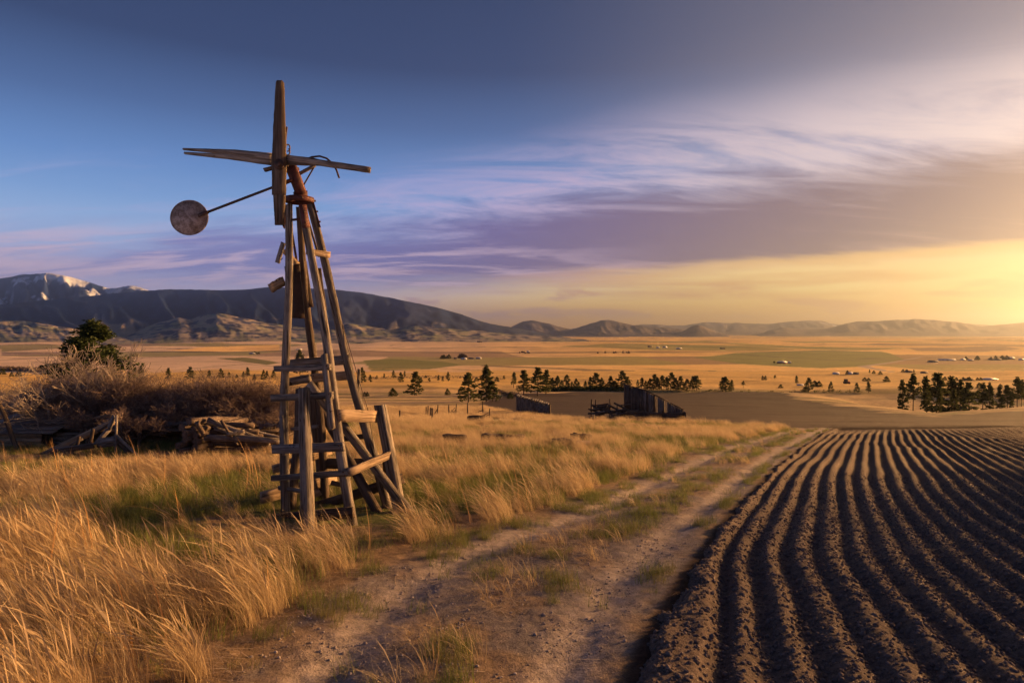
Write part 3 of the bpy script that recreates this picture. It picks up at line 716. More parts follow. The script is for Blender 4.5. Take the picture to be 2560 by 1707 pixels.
# inclined head frame
plank('head_frame', D(693, 447, 10.70), D(668, 384, 10.62), .17, .10, M_RED, mill, seg=2, jit=.0, up=Vector((1, 0, .3)))
plank('head_frame', D(697, 447, 10.90), D(676, 388, 10.86), .12, .08, M_RED, mill, seg=2, jit=.0, up=Vector((1, 0, .3)))
plank('frame_foot', D(676, 448, 10.7), D(706, 446, 10.78), .10, .12, M_RED, mill, seg=2, jit=.01)
pole('turntable_neck', rc, rc+Vector((0, 0, .16)), .06, .05, M_IRON, mill, 10, 2, 0, 0)
hub = pole('rotor_shaft', D(641, 378, 10.33), D(684, 388, 11.15), .032, .032, M_IRON, mill, 9, 2, 0, 0)
for i, (f_, r_) in enumerate(((.45, .07), (.6, .085), (.78, .06))):
    p = D(641, 378, 10.33).lerp(D(684, 388, 11.15), f_); disc('shaft_collar', p, (D(684, 388, 11.15)-D(641, 378, 10.33)).normalized(), r_, .05, M_IRON, hub, 14)
tube('coil_spring', [D(660+6*math.sin(a), 338+10*math.cos(a)+a*1.4, 10.72+.03*math.sin(a)) for a in np.linspace(0, 9, 26)], .012, M_IRON, mill, 5)
tube('head_rod', [D(655, 330, 10.75), D(659, 292, 10.78)], .016, M_IRON, mill, 6)
tube('bent_rod', [D(705, 366, 10.8), D(716, 361, 10.8), D(734, 359, 10.8), D(750, 364, 10.8), D(764, 376, 10.8), D(773, 391, 10.8), D(779, 409, 10.8)], .017, M_IRON, mill, 7)
plank('head_strut', D(682, 402, 10.85), D(724, 380, 10.85), .05, .04, M_WOOD, mill, seg=2)
tube('head_strut', [D(697, 426, 10.88), D(722, 383, 10.85)], .014, M_IRON, mill)
tube('head_strut', [D(724, 381, 10.85), D(716, 362, 10.8)], .014, M_IRON, mill)
plank('stub_bar', D(607, 391, 10.6), D(630, 385, 10.6), .06, .05, M_WOOD_D, mill, seg=2)
# rotor: one upright plank with a split foot, split slats on one side, a plank on the other
Yb = 10.36
def blade(name, pts, th, mat, Yd):
    """a flat worn plank from a list of (u, v, half width in view pixels)"""
    V_ = []; F_ = []; org = D(pts[0][0], pts[0][1], Yd)
    ns = len(pts)
    for i, (u, v, hw) in enumerate(pts):
        a_ = pts[max(i-1, 0)]; b_ = pts[min(i+1, ns-1)]; dx_, dy_ = b_[0]-a_[0], b_[1]-a_[1]; L_ = math.hypot(dx_, dy_)
        nx, ny = -dy_/L_, dx_/L_
        for s_ in (-1, 1):
            j_ = hw*(1+random.uniform(-.05, .05))
            for yy in (-th/2, th/2):
                p = D(u+nx*s_*j_, v+ny*s_*j_, Yd)-org; V_.append((p.x, p.y+yy, p.z))
    tri = []
    for i in range(ns-1):
        a0 = i*4; b0 = a0+4
        for q_ in ((0, 2), (2, 3), (3, 1), (1, 0)):
            tri += [(a0+q_[0], a0+q_[1], b0+q_[1]), (a0+q_[0], b0+q_[1], b0+q_[0])]
    tri += [(0, 1, 3), (0, 3, 2)]; e_ = (ns-1)*4; tri += [(e_, e_+2, e_+3), (e_, e_+3, e_+1)]
    L_ = D(pts[-1][0], pts[-1][1], Yd)-org
    M = frame(Vector((0, 0, 0)), L_, Vector((0, -1, 0))).to_3x3(); Mi = M.inverted()
    V_ = [tuple(Mi @ Vector(p)) for p in V_]
    o = bpy.data.objects.new(name, mesh_np(name, V_, tri, mat)); COL.objects.link(o)
    Mw = M.to_4x4(); Mw.translation = org; set_world(o, Mw, mill); return o
def lp(a, b, n_): return [tuple(a[j]+(b[j]-a[j])*i/n_ for j in range(3)) for i in range(n_+1)]
up_pts = [(643, 186, 6), (643, 190, 8.5)]+lp((643, 210, 10), (641, 375, 16.5), 12)+lp((641, 390, 16.2), (641, 448, 15.2), 4)
blade('blade', up_pts, .05, M_WOOD_D, Yb)
blade('blade', lp((635, 440, 6.8), (636.5, 517, 4.2), 6), .05, M_WOOD_D, Yb+.004)
blade('blade', lp((647.5, 440, 8.4), (644.5, 517, 6.4), 6), .05, M_WOOD_D, Yb+.004)
blade('blade', lp((627, 362, 9), (540, 351, 6.5), 5)+lp((525, 349.5, 5.5), (421, 343, 1.8), 6), .05, M_WOOD, Yb+.07)
blade('blade', lp((627, 372, 8.5), (540, 362, 6.0), 5)+lp((525, 360.5, 5.5), (424, 352, 2.2), 6), .05, M_WOOD, Yb+.078)
blade('blade', lp((656, 366, 10), (720, 372, 8.5), 4)+lp((735, 374, 7.0), (851, 391, 6.4), 7), .05, M_WOOD, Yb+.07)
blade('blade', lp((656, 374, 5), (745, 379, 2), 6), .05, M_WOOD_D, Yb+.085)
disc('hub', D(641, 378, Yb-.04), (0, -1, .05), .085, .06, M_IRON, mill, 20)
disc('hub_nut', D(641, 378, Yb-.09), (0, -1, .05), .04, .06, M_IRON, mill, 6)
# counterweight arm and plate
arm = plank('counterweight_arm', D(672, 413, 10.62), D(470, 490, 10.42), .036, .03, M_IRON, mill, seg=4, jit=.01)
plank('arm_sleeve', D(672, 413, 10.60), D(628, 430, 10.55), .06, .045, M_RED, mill, seg=2, jit=.01)
disc('counterweight_plate', D(435, 500, 10.4), (.12, -1, .12), .295, .022, M_PLATE, mill, 44)
disc('plate_rim', D(435, 500, 10.4), (.12, -1, .12), .299, .03, M_PLATE, mill, 44, .288)
plank('plate_bracket', D(478, 487, 10.38), D(455, 496, 10.375), .05, .03, M_IRON, mill, seg=2, jit=.02)
tube('guy_wire', [D(783, 735, 10.95), D(800, 790, 10.95), D(846, 945, 10.98), D(862, 1048, 11.0)], .007, M_IRON, mill, 5)

for (u0, v0, y0, u1, v1, y1, h_, mt) in ((640, 1120, 10.66, 700, 1128, 10.3, 9, M_WOOD_G), (655, 1062, 11.2, 700, 1050, 11.4, 12, M_WOOD_T), (760, 1108, 10.0, 806, 1118, 10.0, 10, M_WOOD_D), (668, 985, 10.62, 730, 979, 10.4, 8, M_WOOD_G), (770, 1010, 11.3, 850, 1000, 11.3, 12, M_WOOD_D), (690, 1150, 11.5, 735, 1128, 11.6, 18, M_WOOD_T)):
    cross('loose_slat', u0, v0, y0, u1, v1, y1, h_, .035, mt)
# nail heads where boards cross the near poles
for (u0, v0, k_) in ((660, 845, 'L'), (662, 911, 'L'), (657, 1030, 'L'), (655, 1096, 'L'), (752, 843, 'F'), (757, 908, 'F'), (780, 1026, 'F'), (790, 1087, 'F')):
    yy = onleg(k_, v0).y-.175
    for dv in (-3, 4): disc('nail_head', D(u0+dv*.6, v0+dv, yy+.01), (0, -1, 0), .011, .02, M_IRON, mill, 7)
# ------------------------------------------------------------------ ruins, posts and timber
def lift_of(p, h): return Vector((p[0], p[1], p[2]+h))
def gnd(x, y, dz=0.0): return Vector((x, y, float(T(x, y))+dz))
# board shed standing at the fence line
def board_wall(parent, p0, p1, h0, h1, n_, mat, th=.03, gap=.012, low=.0, skip=(), lean=0.0, rag=.06, nm='board'):
    """upright boards side by side from p0 to p1, with heights running from h0 to h1"""
    p0 = Vector(p0); p1 = Vector(p1); d_ = (p1-p0)/n_; wd = d_.length-gap
    nrm = Vector((0, 0, 1)).cross(d_).normalized()
    for i in range(n_):
        if i in skip: continue
        c0 = p0+d_*(i+.5); h = h0+(h1-h0)*(i+.5)/n_+random.uniform(-rag, rag)*.6
        c0 = c0+nrm*random.uniform(-.012, .012)
        plank(nm, c0+Vector((0, 0, low)), c0+Vector((random.uniform(-.02, .02)+lean*h, 0, h)), wd, th, random.choice(mat) if isinstance(mat, tuple) else mat, parent, up=d_.normalized(), seg=2, jit=.03)
xa, ya, za = hitD(1186, 951); xb, yb_, zb_ = hitD(1262, 951)
ya = yb_ = (ya+yb_)/2; W_ = D(1262, 950, ya).x-D(1186, 950, ya).x; xa = D(1186, 950, ya).x
shed = empty('board_shed', gnd(xa+W_/2, ya)); tag(shed, 'small grey board shed with a slanting ragged roof at the fence line', 'shed')
pxm = K/FPX*ya; z0 = float(T(xa+W_/2, ya))-.25; hL = 41*pxm+.25; hR = 19*pxm+.25
p0 = Vector((xa, ya, z0)); p1 = Vector((xa+W_, ya, z0))
board_wall(shed, p0, p1, hL, hR, 19, M_WOOD, gap=-.005)
dp = Vector((.35, 2.6, 0))
board_wall(shed, p0+dp, p1+dp, hL-.15, hR-.1, 19, M_WOOD_D)
board_wall(shed, p0+Vector((0, .06, 0)), p0+dp-Vector((0, .06, 0)), hL, hL-.15, 13, M_WOOD_D)
board_wall(shed, p1+Vector((0, .06, 0)), p1+dp-Vector((0, .06, 0)), hR, hR-.1, 13, M_WOOD_D)
for i in range(15):
    f0 = i/15; a_ = p0+Vector((W_*f0, -.12, hL+(hR-hL)*f0+.04)); b_ = p0+dp+Vector((W_*f0, random.uniform(-.3, .25), hL-.12+(hR-hL+.05)*f0+.05))
    plank('roof_board', a_+Vector((0, random.uniform(-.12, .1), random.uniform(0, .07))), b_+Vector((0, 0, random.uniform(0, .1))), .05, W_/15*.86, M_WOOD_G, shed, seg=3)
plank('corner_post', p1+Vector((.05, -.05, 0)), p1+Vector((.05, -.05, hR+.55)), .12, .1, M_WOOD_D, shed, seg=3)
for i in range(14):
    f0 = (i+random.random()*.8)/14; a_ = p0+Vector((W_*f0, random.uniform(0, 2.2), hL+(hR-hL)*f0+.12))
    plank('loose_shingle', a_, a_+Vector((random.uniform(-.3, .3), random.uniform(-.1, .1), random.uniform(.03, .22))), .10, .03, M_WOOD_G, shed, seg=1)
# ruined log cabin with one standing board gable
x0_, y0_, z0_ = hitD(1470, 966)
rc_ = empty('ruined_cabin', gnd(x0_, y0_)); tag(rc_, 'collapsed log cabin with one tall slanting board wall at the edge of the ploughed slope', 'cabin ruin')
Yc = y0_; pc = K/FPX*Yc
def rx(u, y=None): return D(u, 900, y or Yc).x
gz = float(T(x0_, Yc))-.15
A = Vector((rx(1362), Yc-1.0, gz-.05)); B = Vector((rx(1478), Yc, gz)); C3 = Vector((rx(1574), Yc+.25, gz-.05))
Lb = .17
for i in range(5):
    zz_ = .10+i*Lb*1.02; sag = .0
    e0 = A+Vector((-.1+random.uniform(-.2, .15), random.uniform(-.03, .03), zz_-(.16 if i > 2 else 0))); e1 = B+Vector((random.uniform(0, .25), random.uniform(-.03, .03), zz_+.14*i/4))
    if i == 4: e0 = e0.lerp(e1, .35)
    pole('log', e0, e1, .085, .095, M_LOG, rc_, 8, 6)
    if i < 5: pole('log', B+Vector((-.15, 0, zz_+.05)), C3+Vector((random.uniform(-.05, .25), 0, zz_)), .095, .085, M_LOG, rc_, 8, 6)
    pole('log', C3+Vector((.0, -.25, zz_+.06)), C3+Vector((.6, 3.0, zz_+.04)), .09, .08, M_LOG, rc_, 8, 4)
    pole('log', A+Vector((.1, -.2, zz_+.06)), A+Vector((.9, 2.6, zz_*.8)), .09, .08, M_LOG, rc_, 8, 4)
    pole('log', B+Vector((-.0, -.3, zz_+.06)), B+Vector((-.5, 3.1, zz_+.04)), .09, .08, M_LOG, rc_, 8, 4)
    pole('log', B+Vector((-.9, 3.0, zz_+.3)), B+Vector((.4, 3.0, zz_+.3)), .09, .08, M_LOG, rc_, 8, 4)
wl = B+Vector((.08, .12, .62)); wr = C3+Vector((-.05, .12, .62))
board_wall(rc_, wl, wr, 58*pc, 12*pc, 17, (M_WOOD, M_WOOD_D, M_WOOD_G, M_WOOD), skip=(5, 9), rag=.04, lean=-.02, gap=-.01)
plank('rake_board', wl+Vector((-.05, -.06, 58*pc+.03)), wl.lerp(wr, .62)+Vector((0, -.06, (58-46*.62)*pc+.08)), .09, .04, M_WOOD_D, rc_, seg=4)
plank('rake_board', wl.lerp(wr, .66)+Vector((0, -.06, (58-46*.66)*pc+.03)), wr+Vector((0, -.06, 12*pc+.06)), .09, .04, M_WOOD_D, rc_, seg=4)
board_wall(rc_, B+Vector((.06, .14, .55)), B+Vector((-1.15, 2.9, .85)), 58*pc, 56*pc, 11, M_WOOD_D, rag=.03, gap=-.06)
plank('eave_board', B+Vector((.05, .15, .62+58*pc)), B+Vector((-1.2, 3.0, .9+57*pc)), .1, .06, M_WOOD_D, rc_, seg=3)
plank('upright_post', B+Vector((-.35, .6, .3)), B+Vector((-.36, .6, 1.5)), .1, .1, M_WOOD_D, rc_)
plank('upright_post', wl.lerp(wr, .45)+Vector((0, -.3, -.55)), wl.lerp(wr, .45)+Vector((.02, -.3, .45)), .12, .1, M_WOOD_D, rc_)
for (u0, v0, u1, v1, dy_) in ((1362, 935, 1440, 952, .4), (1392, 928, 1450, 955, .9), (1410, 925, 1460, 950, 1.2), (1355, 942, 1400, 938, .2), (1350, 950, 1425, 945, -.2), (1385, 938, 1418, 962, -.4),
                              (1360, 930, 1385, 945, .7), (1400, 945, 1476, 942, .3), (1372, 952, 1440, 938, .0)):
    plank('fallen_rafter', D(u0, v0, Yc+dy_), D(u1, v1, Yc+dy_+random.uniform(-.4, .4)), .16, .08, random.choice((M_WOOD_D, M_LOG)), rc_, seg=4)
rr4 = random.Random(4)
for i in range(16):
    u0 = rr4.uniform(1350, 1440); v0 = rr4.uniform(930, 962); a_ = rr4.uniform(-.5, .6); L_ = rr4.uniform(18, 46)
    plank('fallen_rafter', D(u0, v0, Yc+rr4.uniform(-.8, 1.2)), D(u0+L_*math.cos(a_), v0+L_*math.sin(a_)*.5, Yc+rr4.uniform(-.8, 1.2)), rr4.uniform(.07, .16), .05, rr4.choice((M_WOOD_D, M_WOOD, M_WOOD_G)), rc_, seg=3)
# posts of the old corral; each stands alone
def c5(x, y): return 900+x/2.613, 880+y/2.613
posts = [(262, 380, 455, 'thin fence post standing apart at the end of the old fence'), (432, 358, 425, 'first short post of the tight cluster in the old fence'), (443, 350, 427, 'tallest post of the tight cluster in the old fence'),
         (460, 362, 440, 'thick dark post in front of the tight fence post cluster'), (473, 365, 455, 'lowest standing post in front of the tight fence post cluster'),
         (503, 345, 415, 'slightly tilted fence post propped by a rail beside the cluster'), (580, 343, 415, 'fence post at the end of the leaning gate panel'), (625, 338, 402, 'tilted fence post at the top of the leaning gate panel'),
         (704, 330, 415, 'stout dark fence post halfway to the board shed'), (803, 320, 400, 'tall fence post under the biggest pine'), (848, 368, 430, 'short fence post nearest to the board shed'),
         (1510, 308, 362, 'thin post behind the fallen end of the ruined cabin'), (1543, 310, 362, 'second thin post behind the fallen end of the ruined cabin'), (1633, 305, 360, 'pale thin post rising beside the ruined cabin rafters'), (1680, 338, 382, 'short leaning post between the rafters and the standing cabin wall')]
for x, yt, yb, lb in posts:
    u, v = c5(x, yb); hx, hy, hz_ = hit(u, v); hgt = (yb-yt)/2.613/FPX*hy
    if x > 1500: hy = Yc+3.3; hx = (u-1280)/FPX*hy; hz_ = float(T(hx, hy)); hgt = CAMZ-(c5(x, yt)[1]-VH)/FPX*hy-hz_
    o = pole('fence_post', (hx, hy, hz_-.2), (hx+random.uniform(-.06, .06)+(.12 if x in (503, 625) else 0), hy, hz_+hgt), .10 if x in (460, 704, 803) else .075, .07, M_WOOD_D, None, 7, 4, .08, .01)
    tag(o, lb, 'fence post', 'posts of the old corral')
def rail(name, x0, y0, x1, y1, lb, w_=.10, near=None, cat='fence rail'):
    u0, v0 = c5(x0, y0); u1, v1 = c5(x1, y1); yy = near or hit((u0+u1)/2, max(v0, v1)+4)[1]
    o = plank(name, P(u0, v0, yy), P(u1, v1, yy), w_, .05, M_WOOD_D, None, seg=3); tag(o, lb, cat); return o
rail('fence_rail', 482, 412, 505, 372, 'sloping rail propped against the tilted fence post')
g_ = empty('leaning_gate', gnd(*hit(*c5(605, 405))[:2])); tag(g_, 'broken gate panel leaning between two fence posts', 'gate')
gy = hit(*c5(605, 405))[1]
for i, (x0, y0, x1, y1) in enumerate(((586, 400, 622, 362), (592, 402, 628, 375), (600, 403, 632, 386), (598, 378, 618, 404))):
    plank('gate_bar', P(*c5(x0, y0), gy-.1*i), P(*c5(x1, y1), gy-.1*i), .08, .04, M_WOOD_D, g_, seg=2)
g_ = empty('low_hurdle', gnd(*hit(*c5(825, 432))[:2])); tag(g_, 'low fallen hurdle beside the short post near the board shed', 'hurdle'); gy = hit(*c5(825, 432))[1]
for i, (x0, y0, x1, y1) in enumerate(((795, 420, 846, 392), (800, 430, 848, 405), (806, 436, 850, 418), (800, 410, 820, 434))):
    plank('hurdle_bar', P(*c5(x0, y0), gy+.1*i), P(*c5(x1, y1), gy+.1*i), .08, .04, M_WOOD_D, g_, seg=2)
rail('fence_rail', 755, 396, 806, 378, 'sagging rail running up to the tall fence post')
rail('fence_rail', 850, 386, 1012, 379, 'long low rail running to the board shed', .07)
hx, hy, hz_ = hit(*c5(755, 470))
cr_ = empty('low_box', (hx, hy, hz_)); tag(cr_, 'low dark plank box lying in the grass near the fence', 'box')
for dx_, dy_, dz_, lx, ly, lz in ((0, 0, .28, 1.25, .03, .5), (0, .7, .28, 1.25, .03, .5), (-.62, .35, .28, .03, .68, .5), (.62, .35, .28, .03, .68, .5), (0, .35, .06, 1.2, .68, .03)):
    c0 = Vector((hx+dx_, hy+dy_, hz_+dz_))
    if lx > ly: plank('side_board' if ly < .1 else 'floor_board', c0-Vector((lx/2, 0, 0)), c0+Vector((lx/2, 0, 0)), lz, ly, M_WOOD_D, cr_, seg=3)
    else: plank('end_board', c0-Vector((0, ly/2, 0)), c0+Vector((0, ly/2, 0)), lz, lx, M_WOOD_D, cr_, seg=2)
# old foundation: low timbers and stones in the grass
tim = [(545, 560, 690, 552, 'low dark timber at the near end of the old foundation line'), (790, 548, 960, 552, 'longest dark timber of the old foundation line'), (965, 556, 1070, 560, 'grey timber end beside the longest foundation timber'),
       (1260, 575, 1400, 570, 'thin timber lying before the dark stump of the foundation'), (1385, 548, 1440, 552, 'short squared timber beside the dark foundation stump'), (1452, 552, 1500, 556, 'dark block-like stump end in the old foundation'), (1425, 588, 1500, 586, 'pale squared timber lying in front of the foundation stump')]
for x0, y0, x1, y1, lb in tim:
    u0, v0 = c5(x0, y0); u1, v1 = c5(x1, y1); a_ = hit(u0, v0+14); b_ = hit(u1, v1+14)
    yy = (a_[1]+b_[1])/2
    pa_ = Vector(((u0-1280)/FPX*yy, yy, 0)); pb_ = Vector(((u1-1280)/FPX*yy, yy+.3, 0)); hh = .36 if 'thin' not in lb and 'pale' not in lb else .2
    pa_.z = float(T(pa_.x, pa_.y))+.16; pb_.z = float(T(pb_.x, pb_.y))+.14
    o = plank('foundation_timber', pa_, pb_, hh, .3, M_WOOD_D if 'pale' not in lb else M_WOOD_T, None, seg=5, jit=.12); tag(o, lb, 'timber')
m_, t, out = mat_new('field_stone'); v_ = t.node('ShaderNodeTexCoord').outputs['Object']; n_ = t.noise(v_, 5, 5, .6)
principled(t, out, t.mix(n_, (.22, .17, .14, 1), (.42, .35, .30, 1)), .9, .2, n_, .8, .05); M_STONE = m_
def stone_mesh(r, sd, flat=.6, sub=2):
    import bmesh
    bm = bmesh.new(); bmesh.ops.create_icosphere(bm, subdivisions=sub, radius=r); rn = random.Random(sd)
    ax = [Vector((rn.uniform(-1, 1), rn.uniform(-1, 1), rn.uniform(-1, 1))).normalized() for _ in range(9)]; cut = [rn.uniform(.6, .95)*r for _ in ax]
    for v in bm.verts:
        for a_, c_ in zip(ax, cut):
            d_ = v.co.dot(a_)
            if d_ > c_: v.co -= a_*(d_-c_)*.85
        v.co.z *= flat
    me = bpy.data.meshes.new('stone'); bm.to_mesh(me); bm.free(); me.materials.append(M_STONE); return me
st = [(1600, 592, 9, 'small brown stone'), (1640, 590, 8, 'low flat stone'), (1688, 578, 26, 'largest pale boulder'), (1735, 582, 12, 'dark stone next after the pale boulder'), (1765, 578, 11, 'grey stone second after the pale boulder'), (1800, 574, 13, 'end stone'), (1560, 597, 10, 'pale low stone'), (1500, 604, 8, 'smallest stone')]
for i, (x, y, r_, lb) in enumerate(st):
    hx, hy, hz_ = hit(*c5(x, y+8)); rr = r_/2.613/FPX*hy
    o = obj('stone', stone_mesh(rr, 40+i), None, (hx, hy, hz_+rr*.45)); o.rotation_euler = (0, 0, i*1.3)
    tag(o, lb+' of the rubble line between foundation and track', 'stone', 'foundation rubble stones')
# collapsed log crib (the heap of notched logs beside the tower)
hx, hy, hz_ = hitD(440, 1042)
crib = empty('log_crib', (hx, hy, hz_)); tag(crib, 'collapsed notched log wall heap with dark log ends beside the tower', 'log heap')
Yk = hy; zb0 = hz_-.05
def kx(u, y): return D(u, 1000, y).x
for i in range(5):
    zz_ = zb0+.12+i*.21
    pole('log', (kx(408, Yk)+random.uniform(-.12, .08), Yk+.35+random.uniform(-.08, .08), zz_), (kx(640-22*i, Yk)+random.uniform(-.2, .2), Yk+.75+random.uniform(-.1, .1), zz_-.02*i), .125, .10, M_LOG, crib, 9, 7)
for i in range(6):
    zz_ = zb0+.2+i*.20
    pole('log', (kx(424+random.uniform(-6, 10)+i*3, Yk), Yk-.42+random.uniform(-.1, .1), zz_), (kx(468+i*3, Yk), Yk+2.3, zz_-.06*i), .125, .11, M_LOG, crib, 9, 6)
    if i < 5: pole('log', (kx(446+random.uniform(-4, 14)+i*2, Yk), Yk-.3, zz_-.1), (kx(490+i*3, Yk), Yk+2.2, zz_-.12), .115, .10, M_LOG, crib, 9, 6)
loose = [((478, 964), (620, 1018), .10, .2, 'long pale log lying across the top of the log heap'), ((508, 965), (546, 1022), .05, -.35, 'thin dark pole leaning on the front of the log heap'),
         ((462, 966), (512, 985), .085, .3, 'short split log at the peak of the log heap'), ((492, 985), (560, 1001), .08, -.1, 'broken orange-lit log end inside the log heap'),
         ((470, 1004), (642, 1012), .11, -.2, 'straight pale log along the front of the log heap'), ((520, 998), (562, 990), .07, -.3, 'short bright split piece on the front of the log heap'),
         ((560, 985), (650, 1008), .09, .8, 'grey log behind the long pale log of the heap'), ((452, 970), (470, 1000), .09, -.5, 'stub of dark log tipped on the heap corner')]
for (a_, b_, r_, dy_, lb) in loose:
    o = pole('fallen_log', D(a_[0], a_[1], Yk+dy_), D(b_[0], b_[1], Yk+dy_+.25), r_, r_*.85, M_LOG if 'dark' in lb else M_WOOD, None, 9, 7, .12); tag(o, lb, 'log', 'loose logs on the log heap')
# wrecked plank frame
hx, hy, hz_ = hitD(235, 1046); Yw = hy
wr_ = empty('wrecked_frame', (hx, hy, hz_)); tag(wr_, 'wrecked frame of grey planks sticking up from the tall grass', 'wreck')
for (u0, v0, u1, v1, w_, th, dy0, dy1, mt) in ((95, 1046, 262, 968, .20, .04, .2, .5, M_WOOD_T), (60, 1070, 190, 1008, .07, .04, 0, .2, M_WOOD), (268, 952, 266, 1040, .07, .05, 0, 0, M_WOOD_G), (262, 955, 250, 985, .16, .04, .1, .2, M_WOOD_G),
    (250, 985, 222, 1018, .16, .04, .2, .0, M_WOOD_G), (268, 1000, 320, 1050, .07, .05, 0, -.2, M_WOOD_G), (130, 1030, 268, 1012, .06, .05, 0, 0, M_WOOD_G), (262, 1010, 222, 1020, .22, .04, .05, .2, M_WOOD_G), (182, 1002, 175, 1032, .09, .05, .1, .1, M_WOOD_D),
    (214, 985, 206, 1022, .1, .05, .15, .15, M_WOOD_D), (225, 992, 262, 968, .10, .05, .4, .5, M_WOOD_D), (200, 962, 258, 952, .06, .05, .6, .5, M_WOOD_D), (140, 1035, 215, 1024, .16, .05, -.1, -.1, M_WOOD_D), (100, 1052, 170, 1040, .16, .04, -.2, -.1, M_WOOD_D),
    (225, 1018, 268, 1012, .3, .03, .02, .02, M_WOOD_G), (268, 1010, 300, 1040, .22, .03, .05, -.1, M_WOOD_D)):
    plank('plank', D(u0, v0, Yw+dy0), D(u1, v1, Yw+dy1), w_, th, mt, wr_, seg=5)
# leaning post at the edge of the view
hx, hy, hz_ = hitD(47, 1034)
o = pole('leaning_post', (hx, hy, hz_-.2), D(-8, 915, hy+.3), .085, .07, M_WOOD_D, None, 9, 8); tag(o, 'dark leaning pole at the very edge of the meadow beside the low roof', 'post')
# low collapsed log house under the dead shrubs
hx, hy, hz_ = hitD(300, 1030); Yh = hy+2.2
zh = float(T(D(300, 1000, Yh).x, Yh))-.15
hs = empty('collapsed_log_house', (D(300, 1000, Yh).x, Yh, zh)); tag(hs, 'long low collapsed log house under dead shrubs', 'cabin ruin')
xl = D(-60, 1000, Yh).x; xr = D(655, 1000, Yh).x
M_LOGR = wood('reddish_old_log', (.16, .085, .05, 1), (.32, .19, .11, 1), .5)
for i in range(5):
    zz_ = zh+.12+i*.22
    n_ = 4
    for j in range(n_):
        a_ = xl+(xr-xl)*j/n_; b_ = xl+(xr-xl)*(j+1)/n_
        pole('log', (a_, Yh+random.uniform(-.05, .05), zz_+random.uniform(-.03, .03)), (b_+.1, Yh+random.uniform(-.05, .05), zz_+random.uniform(-.03, .03)), .118, .105, M_LOGR, hs, 8, 6)
for i in range(5):
    zz_ = zh+.22+i*.22
    pole('log', (xr, Yh-.25, zz_), (xr+.4, Yh+4.5, zz_), .13, .12, M_LOG, hs, 8, 4)
# plank lean-to roof and front
xa = D(-40, 1000, Yh-2.2).x; xb = D(98, 1000, Yh-2.2).x
for i in range(9):
    f0 = i/9; y_ = Yh-2.3+f0*2.6; z_ = zh+1.00+f0*.55
    plank('roof_board', (xa-.2, y_, z_), (xb+.5+.7*f0*.5, y_+.05, z_+random.uniform(-.04, .04)), .05, .36, M_WOOD_G, hs, seg=6, up=Vector((0, -.2, .97)))
for i in range(11):
    f0 = i/11; y_ = Yh-1.7+f0*2.6; z_ = zh+1.00+f0*.30; sg = .22*math.sin(f0*3)
    plank('roof_board', (xb+.55, y_, z_-sg*.2), (D(272, 1000, y_).x, y_, z_-sg), .05, .33, M_WOOD_D, hs, seg=8, jit=.1, up=Vector((0, -.12, .99)))
    plank('roof_board', (D(272, 1000, y_).x, y_, z_-sg), (D(650, 1000, y_).x, y_+.1, z_-.1), .05, .33, M_WOOD_D, hs, seg=10, jit=.12, up=Vector((0, -.12, .99)))
for i in range(5):
    plank('front_board', (xa-.2, Yh-2.25, zh+.1+i*.19), (xb, Yh-2.25, zh+.1+i*.19), .175, .04, M_WOOD_T if i > 1 else M_WOOD_D, hs, seg=5)
    plank('front_board', (xb+.05, Yh-1.75, zh+.1+i*.18), (D(195, 1000, Yh-1.75).x, Yh-1.75, zh+.09+i*.18), .165, .04, M_WOOD if i > 1 else M_WOOD_D, hs, seg=5)
for u in (98, 106, 190, 200):
    plank('door_post', (D(u, 1000, Yh-1.9).x, Yh-1.9, zh), (D(u, 1000, Yh-1.9).x, Yh-1.9, zh+1.05), .12, .1, M_WOOD_D, hs)
M_FRAME = wood('mossy_frame', (.10, .10, .03, 1), (.22, .2, .06, 1))
for (u0, v0, u1, v1) in ((563, 990, 562, 960), (583, 990, 582, 960), (560, 960, 586, 960), (563, 988, 585, 988), (573, 988, 573, 961)):
    plank('window_frame', D(u0, v0, Yh-.2), D(u1, v1, Yh-.2), .11, .06, M_FRAME, hs, seg=2)
plank('window_dark_sheet', D(562, 975, Yh-.135), D(584, 975, Yh-.135), .5, .02, M_SHEET, hs, seg=1, jit=0)  # dark sheet standing in for the shade inside the window
# ------------------------------------------------------------------ trees and shrubs
def leaf_mat(name, ca, cb, tr=.25):
    m_, t, out = mat_new(name)
    v = t.node('ShaderNodeTexCoord').outputs['Object']; rnd = t.node('ShaderNodeObjectInfo').outputs['Random']
    n = t.noise(v, 9, 3, .6); isl = t.node('ShaderNodeNewGeometry').outputs['Random Per Island']
    f_ = t.add(t.mul(n, .5), t.mul(isl, .5))
    c_ = t.mix(t.ss(f_, .25, .75), ca, cb); c_ = t.mix(t.mul(rnd, .35), c_, tuple(x*.6 for x in ca[:3])+(1,))
    b = t.node('ShaderNodeBsdfPrincipled'); t.put(b.inputs['Base Color'], c_); b.inputs['Roughness'].default_value = .75; b.inputs['Specular IOR Level'].default_value = .2
    tl = t.node('ShaderNodeBsdfTranslucent'); t.put(tl.inputs[0], c_)
    mx = t.node('ShaderNodeMixShader'); mx.inputs[0].default_value = tr
    t.l.new(b.outputs[0], mx.inputs[1]); t.l.new(tl.outputs[0], mx.inputs[2]); t.l.new(mx.outputs[0], out.inputs[0])
    return m_
M_NEEDLE = leaf_mat('pine_needles', (.034, .042, .016, 1), (.095, .10, .032, 1), .35)
M_NEEDLE_B = leaf_mat('near_pine_needles', (.024, .038, .013, 1), (.062, .08, .024, 1))
M_BARE = leaf_mat('bare_twig_haze', (.10, .07, .055, 1), (.2, .14, .10, 1), .1)
M_BARK = wood('pine_bark', (.06, .038, .028, 1), (.13, .08, .055, 1), .4, .4)
